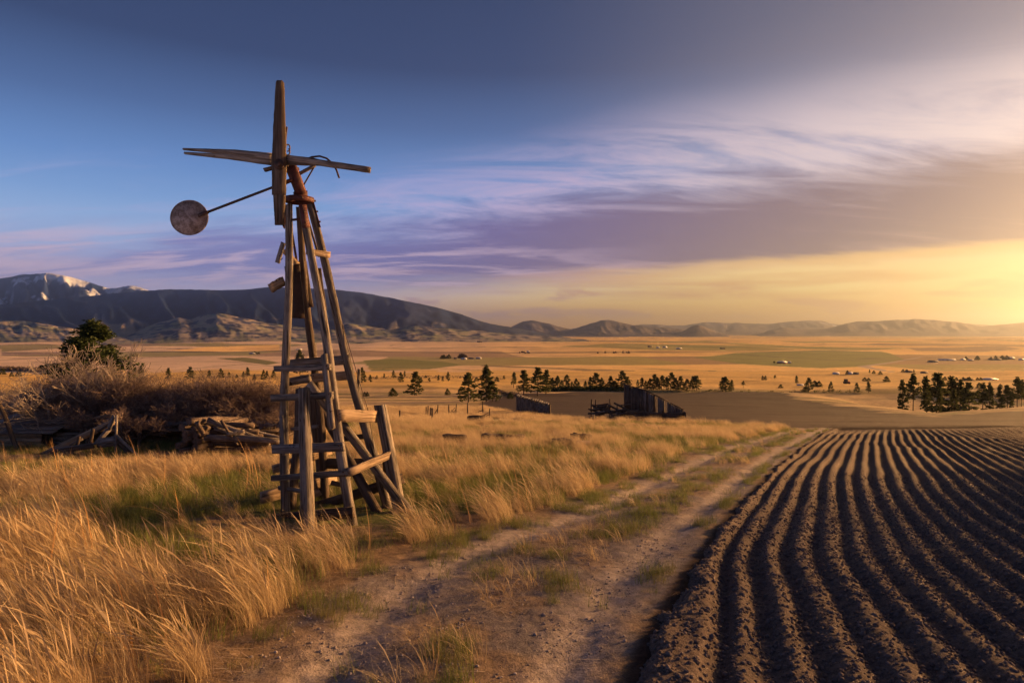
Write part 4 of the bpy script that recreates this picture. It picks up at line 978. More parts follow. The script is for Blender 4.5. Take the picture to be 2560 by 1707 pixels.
M_TWIG = wood('dead_twigs', (.16, .11, .09, 1), (.36, .27, .225, 1), .1, 1.0)
M_PALE = wood('bleached_branches', (.30, .24, .20, 1), (.46, .39, .33, 1), .1, 1.0)
def segs_mesh(name, S_, mat, n=3):
    """prisms along an (N,8) array of p0, p1, r0, r1"""
    S_ = np.asarray(S_, float); p0 = S_[:, 0:3]; p1 = S_[:, 3:6]; d = p1-p0; d /= np.linalg.norm(d, axis=1)[:, None]+1e-9
    h = np.where(np.abs(d[:, 2:3]) > .9, np.array([[1., 0, 0]]), np.array([[0, 0, 1.]])); a = np.cross(d, h); a /= np.linalg.norm(a, axis=1)[:, None]; b = np.cross(d, a)
    V_ = np.zeros((len(S_), 2*n, 3))
    for k_ in range(n):
        t_ = 2*math.pi*k_/n; o_ = a*math.cos(t_)+b*math.sin(t_)
        V_[:, k_] = p0+o_*S_[:, 6:7]; V_[:, n+k_] = p1+o_*S_[:, 7:8]
    base_ = (np.arange(len(S_))*2*n)[:, None]
    F_ = np.concatenate([base_+np.array([[k_, (k_+1) % n, n+(k_+1) % n, n+k_]]) for k_ in range(n)])
    return mesh_np(name, V_.reshape(-1, 3), F_, mat)
def pine_proto(seed, wide=.22, low=.15, nb=62, size=.042, per=9, tufts=3, mat=None, mess=.5, fine=1.0):
    rn = np.random.default_rng(seed); V_ = []; seg = []
    pr = np.array([0, 0, 0.]); lean = rn.normal(0, .02, 2)
    N_ = 10
    for i in range(N_):
        z0, z1 = i/N_, (i+1)/N_; r0, r1 = .017*(1-z0*.88), .017*(1-z1*.88)
        seg.append([lean[0]*z0, lean[1]*z0, z0*.97, lean[0]*z1, lean[1]*z1, z1*.97, r0, r1])
    cen = []
    for i in range(nb):
        z = low+(1-low)*((i+rn.random())/nb)**.9
        prof = wide*(np.sin(np.pi*min(1, (z-low)/(1-low)*.62+.36)))**.9*(1.12-.45*z)*(1-mess*.6*rn.random())
        if z > .93: prof *= .4
        a = rn.random()*6.283; Lb_ = max(prof, .02); dz_ = rn.normal(.02, .03)-(.05 if z < .5 else 0)
        e = np.array([math.cos(a)*Lb_+lean[0]*z, math.sin(a)*Lb_+lean[1]*z, z+dz_])
        seg.append([lean[0]*z, lean[1]*z, z*.97, e[0], e[1], e[2], .0045*(1.2-z), .0015])
        for k_ in range(tufts):
            f_ = .45+.55*(k_+rn.random())/tufts
            cen.append((np.array([lean[0]*z, lean[1]*z, z*.97])*(1-f_)+e*f_+rn.normal(0, .012, 3), size*(.7+.7*rn.random())))
    for c_, s_ in cen:
        o_ = rn.normal(0, 1, (per, 3)); o_ /= np.linalg.norm(o_, axis=1)[:, None]; o_ *= (rn.random((per, 1))**.5)*s_*np.array([1, 1, .62])
        for p in o_:
            nrm = rn.normal(0, 1, 3); nrm /= np.linalg.norm(nrm); t1 = np.cross(nrm, [0, 0, 1.]); t1 /= np.linalg.norm(t1)+1e-6; t2 = np.cross(nrm, t1)
            q_ = s_*(.35+.3*rn.random())*fine; r_ = q_*.55
            cc_ = c_+p; V_ += [cc_-t1*q_, cc_-t2*r_, cc_+t1*q_, cc_+t2*r_]
    V_ = np.array(V_); F_ = np.arange(len(V_)).reshape(-1, 4)
    return segs_mesh('trunk', seg, M_BARK, 6), mesh_np('crown', V_, F_, mat or M_NEEDLE)
PINES = [pine_proto(1, .26, .10, 70, .05), pine_proto(2, .31, .12, 72, .052), pine_proto(3, .36, .10, 74, .052, mess=.75), pine_proto(4, .25, .20, 56, .05, mess=.6), pine_proto(5, .30, .45, 50, .05, mess=.6), pine_proto(6, .48, .04, 80, .075, mess=.3)]
PALT = {0: pine_proto(41, .24, .18, 60, .05, mess=.8), 1: pine_proto(42, .34, .22, 60, .055, mess=.75), 2: pine_proto(43, .33, .14, 66, .055, mess=.9), 3: pine_proto(44, .22, .30, 50, .05, mess=.7)}; ALT = set(PALT)
def add_pine(u, vt, vb, kind, label, group=None, name='pine_tree', Yfix=None, cat='tree'):
    if Yfix: hy = Yfix; hx = (u-1280)/FPX*hy; hz_ = float(T(hx, hy)); hgt = CAMZ-(vt-VH)/FPX*hy-hz_
    else:
        hx, hy, hz_ = hit(u, vb); hgt = (vb-vt)/FPX*hy
    r_ = empty(name, (hx, hy, hz_-.02*hgt), random.uniform(0, 6.28)); wd_ = hgt*(random.uniform(1.15, 1.6) if not Yfix else random.uniform(.75, 1.05)); r_.scale = (wd_, wd_, hgt*1.02)
    tm, cm = PINES[kind] if kind not in ALT or random.random() < .5 else PALT[kind]
    for nm, me in (('trunk', tm), ('crown', cm)):
        o = bpy.data.objects.new(nm, me); COL.objects.link(o); o.parent = r_
    tag(r_, label, cat, group); return r_
ORD = ['first', 'second', 'third', 'fourth', 'fifth', 'sixth', 'seventh', 'eighth', 'ninth', 'tenth', 'eleventh', 'twelfth', 'thirteenth', 'fourteenth', 'fifteenth', 'sixteenth', 'seventeenth', 'eighteenth', 'nineteenth', 'twentieth']
def c7(x, y): return 1800+x/3.095, 760+y/3.095
def c8(x, y): return x/2.94, 650+y/2.94
def c3(x, y): return 600+x/3.137, 840+y/3.137
def crop_trees(cv, lst, lbl, group, kinds=(0, 1, 2, 3)):
    for i, it in enumerate(sorted(lst)):
        x, yt, yb = it[:3]; kd = it[3] if len(it) > 3 else kinds[(i*7+int(x)) % len(kinds)]
        u, vt = cv(x, yt); _, vb = cv(x, yb)
        small = (vb-vt) < 16
        add_pine(u, vt, vb, kd, lbl % ORD[i], group)
crop_trees(c5, [(355, 132, 283, 2)], 'dark pine standing alone on the slope, %s beyond the side post of the tower', None)
crop_trees(c5, [(708, 138, 328, 2), (825, 98, 322, 1), (868, 190, 322, 2)], 'tall dark pine by the fence, %s of the three before the board shed', 'tall pines beside the board shed')
crop_trees(c5, [(1003, 135, 235, 3), (1070, 122, 282, 0), (1160, 106, 287, 1), (1215, 120, 275, 0)], 'tall dark pine behind the board shed roof, %s of the four', 'tall pines behind the board shed')
crop_trees(c5, [(1320, 185, 240), (1355, 190, 252), (1385, 195, 252), (1430, 195, 244), (1473, 190, 244), (1548, 140, 252, 2), (1605, 210, 252), (1660, 190, 252, 5), (1710, 127, 252, 2)],
           'dark pine, %s in the row between board shed and ruined cabin', 'pines between shed and cabin')
crop_trees(c5, [(1815, 185, 243), (1865, 190, 246), (1918, 147, 246, 2), (1970, 155, 246), (2030, 137, 249, 2), (2097, 160, 250), (2175, 160, 253, 1), (2200, 157, 253, 1)],
           'dark pine, %s in the row behind the ruined cabin', 'pines behind the ruined cabin')
crop_trees(c5, [(1255, 170, 252, 2), (1290, 160, 250, 1), (1410, 175, 250, 0), (1505, 165, 250, 3), (1580, 172, 252, 1), (1635, 160, 252, 0), (1745, 165, 250, 2)], 'second-rank pine in the scrub of the draw, %s along', 'pines in the scrub of the draw')
crop_trees(c5, [(1840, 170, 248, 3), (1892, 175, 248, 0), (1945, 172, 248, 1), (2000, 165, 249, 3), (2065, 172, 250, 0), (2135, 178, 252, 1)], 'shorter pine standing between the row behind the ruined cabin, %s along', 'shorter pines behind the ruined cabin')
crop_trees(c5, [(68, 150, 200), (158, 140, 172), (222, 122, 170, 2), (268, 135, 198), (292, 125, 165), (400, 163, 197), (453, 167, 195), (511, 152, 195), (540, 160, 195), (577, 132, 193, 0), (895, 163, 193, 5), (110, 152, 174), (940, 152, 176)],
           'small dark pine on the golden field beyond the tower, %s along the line', 'small pines on the golden field')
crop_trees(c5, [(215, 237, 288), (572, 240, 281), (655, 235, 276), (980, 265, 305), (1350, 150, 192)], 'round dark juniper bush on the slope, %s along the meadow edge', 'round bushes on the slope', (5,))
crop_trees(c7, [(20, 570, 678, 1), (45, 567, 680, 1), (90, 590, 674, 0)], 'dark pine of the clump at the far edge of the tilled slope, %s of three', 'pine clump on the field edge')
crop_trees(c7, [(180, 597, 650, 4), (330, 555, 590), (352, 555, 590), (425, 550, 590, 4), (595, 557, 630, 3), (735, 595, 640, 5), (765, 597, 640, 5), (470, 622, 650, 5)], 'small tree below the bright field bank, %s past the pine clump', 'small trees below the field bank')
crop_trees(c7, [(660, 640, 680, 5), (685, 573, 682, 1), (857, 603, 685, 0), (1060, 612, 685, 0), (1148, 603, 687, 0)], 'dark pine on the rim of the tilled slope, %s of five', 'pines on the rim of the tilled slope')
crop_trees(c7, [(1120, 568, 598, 5), (1150, 572, 597, 5), (1288, 560, 602, 5), (1240, 520, 546, 5), (1190, 515, 540, 5), (1157, 508, 535, 0), (1500, 507, 532, 0), (985, 515, 545, 5), (1740, 562, 590, 5), (1830, 567, 590, 5), (2005, 610, 652, 5), (2170, 620, 650, 5)], 'small round tree out on the valley farmland, %s towards the houses', 'valley farm trees')
for i, (x, yt, Yf, kd) in enumerate([(1413, 595, 170, 0), (1493, 557, 165, 4), (1600, 570, 175, 3), (1672, 545, 185, 1), (1695, 655, 120, 0), (1790, 577, 190, 3), (1815, 665, 125, 0), (1855, 595, 190, 3), (1930, 615, 170, 1), 
                                     (2030, 625, 190, 4), (2085, 620, 185, 1), (2160, 640, 200, 3), (2225, 636, 200, 0), (2300, 580, 195, 4), (2330, 600, 200, 4)]):
    u, vt = c7(x, yt); add_pine(u, vt, 0, kd, 'dark pine in the grove of the gully beyond the furrows, %s of fifteen' % ORD[i], 'pine grove in the gully', Yfix=float(Yf))
crop_trees(c8, [(20, 800, 842, 5), (85, 825, 856, 5), (135, 820, 856, 5)], 'small round tree on the farmland behind the dead shrubs, %s of three', 'far trees behind the shrubs')
crop_trees(c8, [(975, 770, 876, 1), (1035, 785, 884, 2), (1235, 795, 884, 0), (1400, 788, 886, 1), (1535, 812, 868), (1625, 800, 868), (1685, 825, 868), (1740, 840, 868), (1790, 820, 866), (1820, 790, 856, 0), (1870, 840, 884), (1935, 810, 884), (1960, 815, 870), (2010, 812, 868)],
           'dark pine behind the dead shrubs, %s towards the tower', 'pines behind the dead shrubs')
crop_trees(c3, [(470, 118, 300, 1), (960, 250, 366, 0)], 'dark pine seen through the tower poles, %s of two', 'pines seen past the tower')
crop_trees(c5, [(30, 262, 290), (48, 262, 288), (430, 152, 168), (760, 165, 190), (800, 168, 190), (1255, 175, 205), (1285, 180, 205)], 'tiny dark bush dotting the golden field edge, %s along', 'tiny bushes on the field edge', (5,))
# the big dense pine behind the dead shrubs
hx, hy, hz_ = hitD(300, 1030); Yp = hy+14
NP = pine_proto(37, .44, .06, 130, .050, 34, 5, M_NEEDLE_B, .95, .45)
xx = D(205, 900, Yp).x; zz_ = float(T(xx, Yp)); hh = D(0, 752, Yp).z-zz_
r_ = empty('broad_pine', (xx, Yp, zz_), .4); r_.scale = (hh*1.45, hh*1.45, hh*1.02)
for nm, me in (('trunk', NP[0]), ('crown', NP[1])):
    o = bpy.data.objects.new(nm, me); COL.objects.link(o); o.parent = r_
tag(r_, 'broad dense green pine rising behind the dead shrubs', 'tree')
# bare shrubs and dead trees
def grow(seed, h, nstem=5, rmin=.0055, spread=.5, levels=5, kids=(2, 4), r0=.03, curl=.35, step=.24, up=.12):
    rn = random.Random(seed); out_ = []
    def go(p, d, L_, r_, lv):
        n_ = 3
        for i in range(n_):
            d = (d+Vector((rn.gauss(0, curl), rn.gauss(0, curl), rn.gauss(0, curl*.7)+up))*.5).normalized()
            q_ = p+d*(L_/n_); r1 = max(r_*.86, rmin); out_.append((*p, *q_, r_, r1, lv)); p = q_; r_ = r1
            if lv > 0 and i > 0 or (lv > 0 and i == 0 and rn.random() < .4):
                for _ in range(rn.randint(*kids) if i == n_-1 else rn.randint(1, 2)):
                    nd = (d+Vector((rn.gauss(0, .6), rn.gauss(0, .6), rn.gauss(.1, .4)))).normalized()
                    go(p, nd, L_*rn.uniform(.55, .8), r_*.68, lv-1)
    for s_ in range(nstem):
        a = rn.uniform(0, 6.28); b = rn.uniform(.1, 1)*spread
        go(Vector((math.cos(a)*.12, math.sin(a)*.12, -.1)), Vector((math.cos(a)*b, math.sin(a)*b, 1)).normalized(), h*step*rn.uniform(.8, 1.2)*1.35, r0*rn.uniform(.7, 1.1), levels)
    return np.array(out_)
def shrub(name, u, y, vt, seed, label, cat, mat, matw, sx=1.0, sink=.1, group=None, **kw):
    x = D(u, 900, y).x; z = float(T(x, y))-sink; h = D(u, vt, y).z-z
    A_ = grow(seed, h, rmin=.0085 if matw is M_PALE else .0055, **kw); top = A_[:, 5].max(); A_[:, [2, 5]] *= h/top; A_[:, [0, 3]] *= sx*1.1
    big = A_[:, 8] >= A_[:, 8].max()-1
    r_ = empty(name, (x, y, z)); tag(r_, label, cat, group)
    obj('stem', segs_mesh('stem', A_[big][:, :8], mat, 6), r_); obj('twigs', segs_mesh('twigs', A_[~big][:, :8], matw, 3), r_)
    return r_
K2 = dict(levels=4, nstem=3, spread=.7, r0=.075, curl=.42, step=.26)
shrub('dead_tree', 185, Yh+.2, 788, 5, 'bleached dead tree with forked bare branches in front of the broad pine', 'tree', M_PALE, M_PALE, 1.0, nstem=3, levels=4, spread=.5, r0=.11, curl=.4, step=.26)
shrub('dead_tree', 228, Yh-.2, 775, 8, 'tallest dead tree with a pale upright trunk before the broad pine', 'tree', M_PALE, M_PALE, .8, nstem=2, levels=4, spread=.25, r0=.10, curl=.34, step=.25, kids=(1, 3))
shrub('dead_tree', 150, Yh-.3, 862, 12, 'low dead tree with a curling pale limb reaching over the low roof', 'tree', M_PALE, M_PALE, 1.6, nstem=3, levels=4, spread=1.2, r0=.07, curl=.5, step=.3)
sl = [(95, 1.5, 905, 'outermost bare shrub over the grey plank roof'), (128, 1.2, 868, 'dense bare shrub beside the grey plank roof'), (178, -.4, 868, 'dark tangled shrub below the bleached dead tree'), (262, 1.2, 838, 'tall bare shrub on the tower side of the broad pine'),
      (300, -.5, 868, 'bare shrub growing before the middle of the log house'), (338, 1.0, 872, 'brown bare shrub behind the middle of the log house'), (378, .4, 862, 'spreading bare shrub above the wrecked frame'), (420, 1.4, 876, 'bare shrub with tangled crown behind the log heap'),
      (458, .3, 858, 'tall thin-branched shrub over the log heap peak'), (500, 1.2, 866, 'brown bare shrub over the middle of the log heap'), (540, .2, 872, 'fine-twigged shrub behind the long pale log'), (582, .9, 880, 'low bare shrub over the mossy window frame'), (628, .3, 872, 'dense brown shrub right beside the tower leg')]
for i, (u, dy_, vt, lb) in enumerate(sl):
    shrub('bare_shrub', u, Yh+dy_, vt-14, 60+i*3, lb, 'shrub', M_TWIG, M_TWIG, 1.25, nstem=6, levels=4, spread=.9, r0=.034, curl=.38, step=.26, kids=(2, 4), group='bare shrubs over the log house')
for i, (u, dy_, vt, lb) in enumerate([(60, 2.6, 920, 'small bare shrub at the edge of the grey plank roof'), (112, 2.8, 845, 'high grey shrub behind the low dead tree'), (205, 2.6, 850, 'grey shrub filling the foot of the broad pine'), (285, 2.6, 852, 'grey-brown shrub between the broad pine and the log house'), (320, 2.4, 880, 'bare shrub behind the small dead tree'),
        (398, 2.6, 868, 'pale bare shrub behind the wrecked frame shrubs'), (440, 2.5, 880, 'fine bare shrub high behind the log heap corner'), (480, 2.6, 872, 'bare shrub rising behind the log heap peak'), (520, 2.5, 876, 'grey bare shrub behind the middle of the log heap'), (562, 2.6, 870, 'bare shrub behind the mossy window frame'), (606, 2.5, 884, 'low grey shrub close behind the tower leg')]):
    shrub('bare_shrub', u, Yh+dy_, vt-10, 160+i*3, lb, 'shrub', M_TWIG, M_TWIG, 1.4, nstem=7, levels=4, spread=1.0, r0=.034, curl=.38, step=.26, kids=(2, 3), group='bare shrubs over the log house')
shrub('dead_tree', 303, Yh-2.3, 925, 21, 'small dead tree with a bent dark trunk before the log house', 'tree', M_WOOD_D, M_TWIG, 1.1, nstem=2, levels=4, spread=.35, r0=.075, curl=.35, step=.24)
# fallen twigs and shingles heaped on the old roof
rn = np.random.default_rng(5); n_ = 6000
uu = rn.uniform(95, 645, n_); f_ = rn.random(n_); yy = Yh-1.6+f_*3.4
xx = (uu*K-1280)/FPX*yy; zz = zh+.85+f_*.3+rn.random(n_)**2*.9*(.5+.5*np.sin(uu/37)**2)
dr = rn.normal(0, 1, (n_, 3)); dr[:, 2] *= .6; dr /= np.linalg.norm(dr, axis=1)[:, None]; ln = rn.uniform(.12, .5, n_)[:, None]
p0 = np.stack([xx, yy, zz], 1); rr_ = rn.uniform(.004, .011, (n_, 1))
tag(obj('brush_heap', segs_mesh('brush_heap', np.concatenate([p0-dr*ln/2, p0+dr*ln/2, rr_, rr_*.5], 1), M_TWIG, 3)), 'tangle of dead twigs heaped over the collapsed roof', 'brush', kind='stuff')
n_ = 900; uu = rn.uniform(230, 645, n_); f_ = rn.random(n_); yy = Yh-1.5+f_*2.6; xx = (uu*K-1280)/FPX*yy; zz = zh+1.02+f_*.30-.22*np.sin(f_*3)+rn.random(n_)*.2
a_ = rn.uniform(0, 3.14, n_); w_ = .09; l_ = .16; V_ = np.zeros((n_, 4, 3)); cs, sn = np.cos(a_), np.sin(a_); tl = rn.normal(.3, .3, n_)
for k_, (p_, q_) in enumerate(((-1, -1), (1, -1), (1, 1), (-1, 1))):
    ox = p_*w_*cs-q_*l_*sn; oy = p_*w_*sn+q_*l_*cs; V_[:, k_] = np.stack([xx+ox, yy+oy*.9, zz+oy*tl+ox*tl*.4], 1)
tag(obj('roof_shingles', mesh_np('roof_shingles', V_.reshape(-1, 3), np.arange(n_*4).reshape(-1, 4), M_WOOD_G)), 'loose grey shingles scattered over the collapsed roof', 'shingles', kind='stuff')

# low scrub along the draw behind the sheds
def thicket(name, label, line_, n_, h0, h1, mat, seed, cat='scrub'):
    rn = np.random.default_rng(seed); Vq = []
    us = [p[0] for p in line_]; vs = [p[1] for p in line_]
    for u in rn.uniform(us[0], us[-1], n_):
        v = np.interp(u, us, vs)+rn.uniform(-2.5, 2.5); hx, hy, hz_ = hit(u, v); h_ = rn.uniform(h0, h1)/FPX*hy; m_n = 12
        c_ = np.array([hx, hy, hz_])+rn.normal(0, .33, (m_n, 3))*h_*np.array([1.2, 1.2, .4])+np.array([0, 0, h_*.45])
        t1 = rn.normal(0, 1, (m_n, 3)); t1 /= np.linalg.norm(t1, axis=1)[:, None]; t2 = np.cross(t1, rn.normal(0, 1, (m_n, 3))); t2 /= np.linalg.norm(t2, axis=1)[:, None]
        s_ = h_*.20; Vq.append(np.stack([c_-t1*s_, c_-t2*s_*.6, c_+t1*s_, c_+t2*s_*.6], 1).reshape(-1, 3))
    Vq = np.concatenate(Vq); return tag(obj(name, mesh_np(name, Vq, np.arange(len(Vq)).reshape(-1, 4), mat)), label, cat, kind='stuff')
thicket('draw_scrub', 'low dark scrub filling the draw between shed and cabin', [c5(1200, 262), c5(1340, 248), c5(1500, 250), c5(1760, 252)], 420, 6, 13, M_NEEDLE, 81)
thicket('brown_scrub', 'low brown brush on the slope below the tall pines', [c5(880, 262), c5(960, 285), c5(1060, 290)], 120, 5, 12, M_BARE, 82)
thicket('field_edge_scrub', 'thin dark scrub along the golden field edge beyond the tower', [c5(60, 176), c5(420, 166), c5(700, 168), c5(950, 180)], 160, 3, 6, M_BARE, 83)
thicket('rim_scrub', 'low bushes along the rim of the tilled slope', [c5(1800, 250), c5(2200, 256), c7(100, 678), c7(420, 680), c7(1100, 686)], 130, 3, 7, M_NEEDLE, 84)
thicket('gully_scrub', 'brown brush among the pines of the gully grove', [c7(1560, 690), c7(1800, 720), c7(2340, 740)], 160, 8, 18, M_BARE, 85)
# ------------------------------------------------------------------ far farmsteads
def flat(name, col, rough=.7):
    m_, t, out = mat_new(name); v = t.node('ShaderNodeTexCoord').outputs['Object']; n = t.noise(v, .8, 4, .6)
    principled(t, out, t.mix(t.ss(n, .3, .7), tuple(x*.82 for x in col[:3])+(1,), col), rough, .3); return m_
M_WHITE = flat('white_siding', (.75, .72, .68, 1)); M_GREY = flat('grey_siding', (.3, .27, .25, 1)); M_RBARN = flat('red_siding', (.28, .06, .04, 1)); M_TAN = flat('tan_siding', (.42, .32, .24, 1))
M_RTIN = flat('tin_roof', (.62, .62, .62, 1), .45); M_RDARK = flat('dark_roof', (.09, .075, .07, 1)); M_DOOR = flat('dark_door', (.05, .04, .035, 1)); M_GLASS = flat('window_glass', (.06, .07, .09, 1), .1)
def box_me(name, x0, x1, y0, y1, z0, z1, mat):
    v = [(x, y, z) for x in (x0, x1) for y in (y0, y1) for z in (z0, z1)]
    return mesh_np(name, v, [(0, 1, 3, 2), (4, 6, 7, 5), (0, 4, 5, 1), (2, 3, 7, 6), (0, 2, 6, 4), (1, 5, 7, 3)], mat)
def house(u, v, wpx, hpx, wall, roof, label, group=None, rot=0.0, name='farm_building', tall=.45):
    hx, hy, hz_ = hit(u, v); w_ = wpx/FPX*hy; h_ = hpx/FPX*hy; d_ = min(w_*.7, 14); e_ = h_*(1-tall)
    r_ = empty(name, (hx, hy+d_/2, hz_-.2), rot); tag(r_, label, 'building', group)
    obj('wall', box_me('wall', -w_/2, w_/2, -d_/2, d_/2, 0, e_, wall), r_)
    ov = .3; v_ = [(-w_/2-ov, -d_/2-ov, e_-.1), (w_/2+ov, -d_/2-ov, e_-.1), (w_/2+ov, 0, h_), (-w_/2-ov, 0, h_), (-w_/2-ov, d_/2+ov, e_-.1), (w_/2+ov, d_/2+ov, e_-.1)]
    tri = [(0, 1, 2), (0, 2, 3), (3, 2, 5), (3, 5, 4), (0, 3, 4), (1, 5, 2), (0, 4, 5), (0, 5, 1)]
    obj('roof', mesh_np('roof', v_, tri, roof), r_)
    obj('door', box_me('door', -w_*.08, w_*.08, -d_/2-.06, -d_/2+.05, .1, e_*.75, M_DOOR), r_)
    for s_ in (-1, 1): obj('window', box_me('window', s_*w_*.3-w_*.06, s_*w_*.3+w_*.06, -d_/2-.06, -d_/2+.05, e_*.35, e_*.8, M_GLASS), r_)
    return r_
def c6(x, y): return 1100+x/2.94, 760+y/2.94
fb = [(c6(175, 408), 13, 4.5, M_WHITE, M_RTIN, 'white farmhouse among the trees above the biggest fence pine'), (c6(228, 404), 13, 4, M_GREY, M_RDARK, 'dark shed next to the white farmhouse among trees'), (c6(283, 404), 12, 4.5, M_GREY, M_RTIN, 'grey shed at the outer end of the farm among trees'), (c6(115, 404), 9, 4, M_TAN, M_RDARK, 'tan shed on the tower side of the farm among trees'),
      (c6(648, 356), 7, 5, M_WHITE, M_WHITE, 'bright white barn standing alone in the middle of the valley'), (c6(610, 358), 9, 4, M_RBARN, M_RDARK, 'low reddish shed beside the lone white barn'),
      (c6(1545, 318), 10, 4, M_TAN, M_RDARK, 'first brown shed of the far farm row under the peaked hill'), (c6(1605, 326), 8, 4, M_WHITE, M_RTIN, 'white house in the middle of the far farm row under the peaked hill'), (c6(1655, 322), 10, 4, M_WHITE, M_RTIN, 'long pale shed ending the far farm row under the peaked hill'), (c6(1760, 333), 13, 4, M_TAN, M_RTIN, 'tan sheds out beyond the far farm row'), (c6(2080, 331), 12, 3.5, M_TAN, M_RDARK, 'low farm shed below the cone-shaped hill'),
      (c7(490, 460), 20, 6, M_RBARN, M_RTIN, 'red barn with a pale roof at the corner of the big green field'), (c7(540, 459), 8, 5, M_WHITE, M_WHITE, 'white bin beside the red barn'),
      (c7(905, 545), 13, 6, M_WHITE, M_WHITE, 'white shed farthest out in the near valley farmyard'), (c7(1012, 546), 10, 7, M_WHITE, M_RTIN, 'white tall-roofed house in the near valley farmyard'), (c7(1055, 545), 14, 6, M_GREY, M_RDARK, 'grey shed closing the near valley farmyard'),
      (c7(1470, 530), 14, 5, M_TAN, M_RDARK, 'tan house beside the dark tree by the valley road'), (c7(1590, 536), 14, 5, M_TAN, M_RDARK, 'low house further along the valley road'),
      (c7(1770, 438), 36, 4, M_WHITE, M_RTIN, 'long bright greenhouse shed at the edge of the village'), (c7(1662, 452), 20, 5, M_GREY, M_RDARK, 'dark shed standing before the village'), (c7(1888, 436), 10, 5, M_WHITE, M_RTIN, 'small white village house next to the long shed'), (c7(1948, 440), 11, 4, M_TAN, M_RTIN, 'tan village house after the small white one'),
      (c7(2110, 434), 12, 5, M_TAN, M_RDARK, 'brown village house before the bright window house'), (c7(2160, 436), 14, 5, M_GREY, M_RDARK, 'grey wide village house'), (c7(2262, 428), 14, 6, M_GREY, M_RTIN, 'grey village barn with a pale roof'), (c7(2340, 436), 10, 5, M_WHITE, M_RTIN, 'white house at the far end of the village'),
      (c7(2110, 588), 30, 5, M_WHITE, M_RTIN, 'long white shed behind the pine grove'), (c7(1935, 590), 18, 5, M_TAN, M_RDARK, 'brown shed behind the pine grove'), (c7(628, 632), 13, 4.5, M_WHITE, M_RTIN, 'pale house tucked below the bright field bank'),
      (c8(1850, 692), 12, 4, M_GREY, M_RTIN, 'grey farmhouse among trees in the valley left of the tower'), (c8(2192, 660), 13, 2.6, M_WHITE, M_RTIN, 'long white roof in the valley just beside the tower pole'), (c8(95, 566), 15, 3, M_GREY, M_RDARK, 'dark low barn below the bare foothill'), (c8(455, 570), 12, 3, M_GREY, M_RTIN, 'grey low barn above the broad pine'), (c6(292, 282), 13, 4, M_GREY, M_RDARK, 'dark ranch buildings alone on the valley rise')]
for (uv, wp, hp, wa, ro, lb) in fb: house(uv[0], uv[1], wp, hp, wa, ro, lb, rot=random.uniform(-.3, .3))
clusters = [(c6(45, 402), 5, 9, 'farm tree beside the farm above the biggest fence pine', 11), (c6(175, 398), 6, 10, 'bare brown farm tree behind the white farmhouse', 10), (c6(1250, 362), 7, 45, 'tiny tree in the creek line across the valley', 5), (c8(1850, 690), 6, 16, 'tree round the grey farmhouse in the valley', 5), (c7(2060, 432), 9, 45, 'village tree between the far houses', 9),
            (c7(1440, 528), 4, 12, 'tree beside the tan house by the valley road', 6), (c6(640, 364), 6, 16, 'low tree round the lone white barn', 4), (c7(440, 456), 4, 14, 'tree beside the red barn', 4), (c8(1650, 870), 0, 0, '', 0), (c7(1960, 592), 6, 22, 'tree round the sheds behind the pine grove', 8), (c8(320, 576), 4, 10, 'brown tree above the broad pine', 6)]
PINES.append((PINES[5][0], PINES[5][1].copy())); PINES[6][1].materials.clear(); PINES[6][1].materials.append(M_BARE)
rn2 = random.Random(3)
for (uv, n_, wd, lb, hp) in clusters:
    for i in range(n_):
        u = uv[0]+rn2.uniform(-wd, wd)*1.2; v = uv[1]+rn2.uniform(-1, .6)
        add_pine(u, v-hp*rn2.uniform(.7, 1.15), v, 6 if 'brown' in lb or 'creek' in lb or 'low' in lb else 5, lb, lb.replace('tree', 'trees', 1), name='farm_tree')
# far wood at the edge of the view
rn = np.random.default_rng(9); n_ = 700; uu = rn.uniform(-60, 250, n_); pv_ = []
Vt = []
for u in uu:
    v = 926+rn.uniform(-3, 2)+ (u/250)*6; hx, hy, hz_ = hit(u, v); h_ = rn.uniform(5, 12)/FPX*hy
    m_n = 10; c_ = np.array([hx, hy, hz_]) + rn.normal(0, .3, (m_n, 3))*h_*np.array([.9, .9, .4])+np.array([0, 0, h_*.5]); t1 = rn.normal(0, 1, (m_n, 3)); t1 /= np.linalg.norm(t1, axis=1)[:, None]; t2 = np.cross(t1, rn.normal(0, 1, (m_n, 3))); t2 /= np.linalg.norm(t2, axis=1)[:, None]
    s_ = h_*.22; Vt.append(np.stack([c_-t1*s_, c_-t2*s_, c_+t1*s_, c_+t2*s_], 1).reshape(-1, 3))
Vt = np.concatenate(Vt)
tag(obj('far_thicket', mesh_np('far_thicket', Vt, np.arange(len(Vt)).reshape(-1, 4), M_BARE)), 'far brown thicket beyond the dead shrubs', 'thicket', kind='stuff')
# tractor working the far strip
hx, hy, hz_ = hit(*c7(978, 618)); sc_ = 1.5
tr = empty('tractor', (hx, hy, hz_)); tag(tr, 'tiny dark tractor working on the strip beyond the tilled slope', 'tractor'); tr.scale = (sc_,)*3
obj('body', box_me('body', -.9, 1.9, -.5, .5, .8, 1.6, M_RBARN), tr); obj('cab', box_me('cab', -1.1, .5, -.75, .75, 1.3, 2.8, M_DOOR), tr)
for x_, y_, r_ in ((-.6, -.85, .85), (-.6, .85, .85), (1.4, -.7, .5), (1.4, .7, .5)):
    w_o = disc('wheel', Vector((0, 0, 0)), (0, 1, 0), r_, .35, M_DOOR, None, 16); w_o.parent = tr; w_o.matrix_basis = frame(Vector((x_, y_, r_)), Vector((x_, y_+1, r_)))
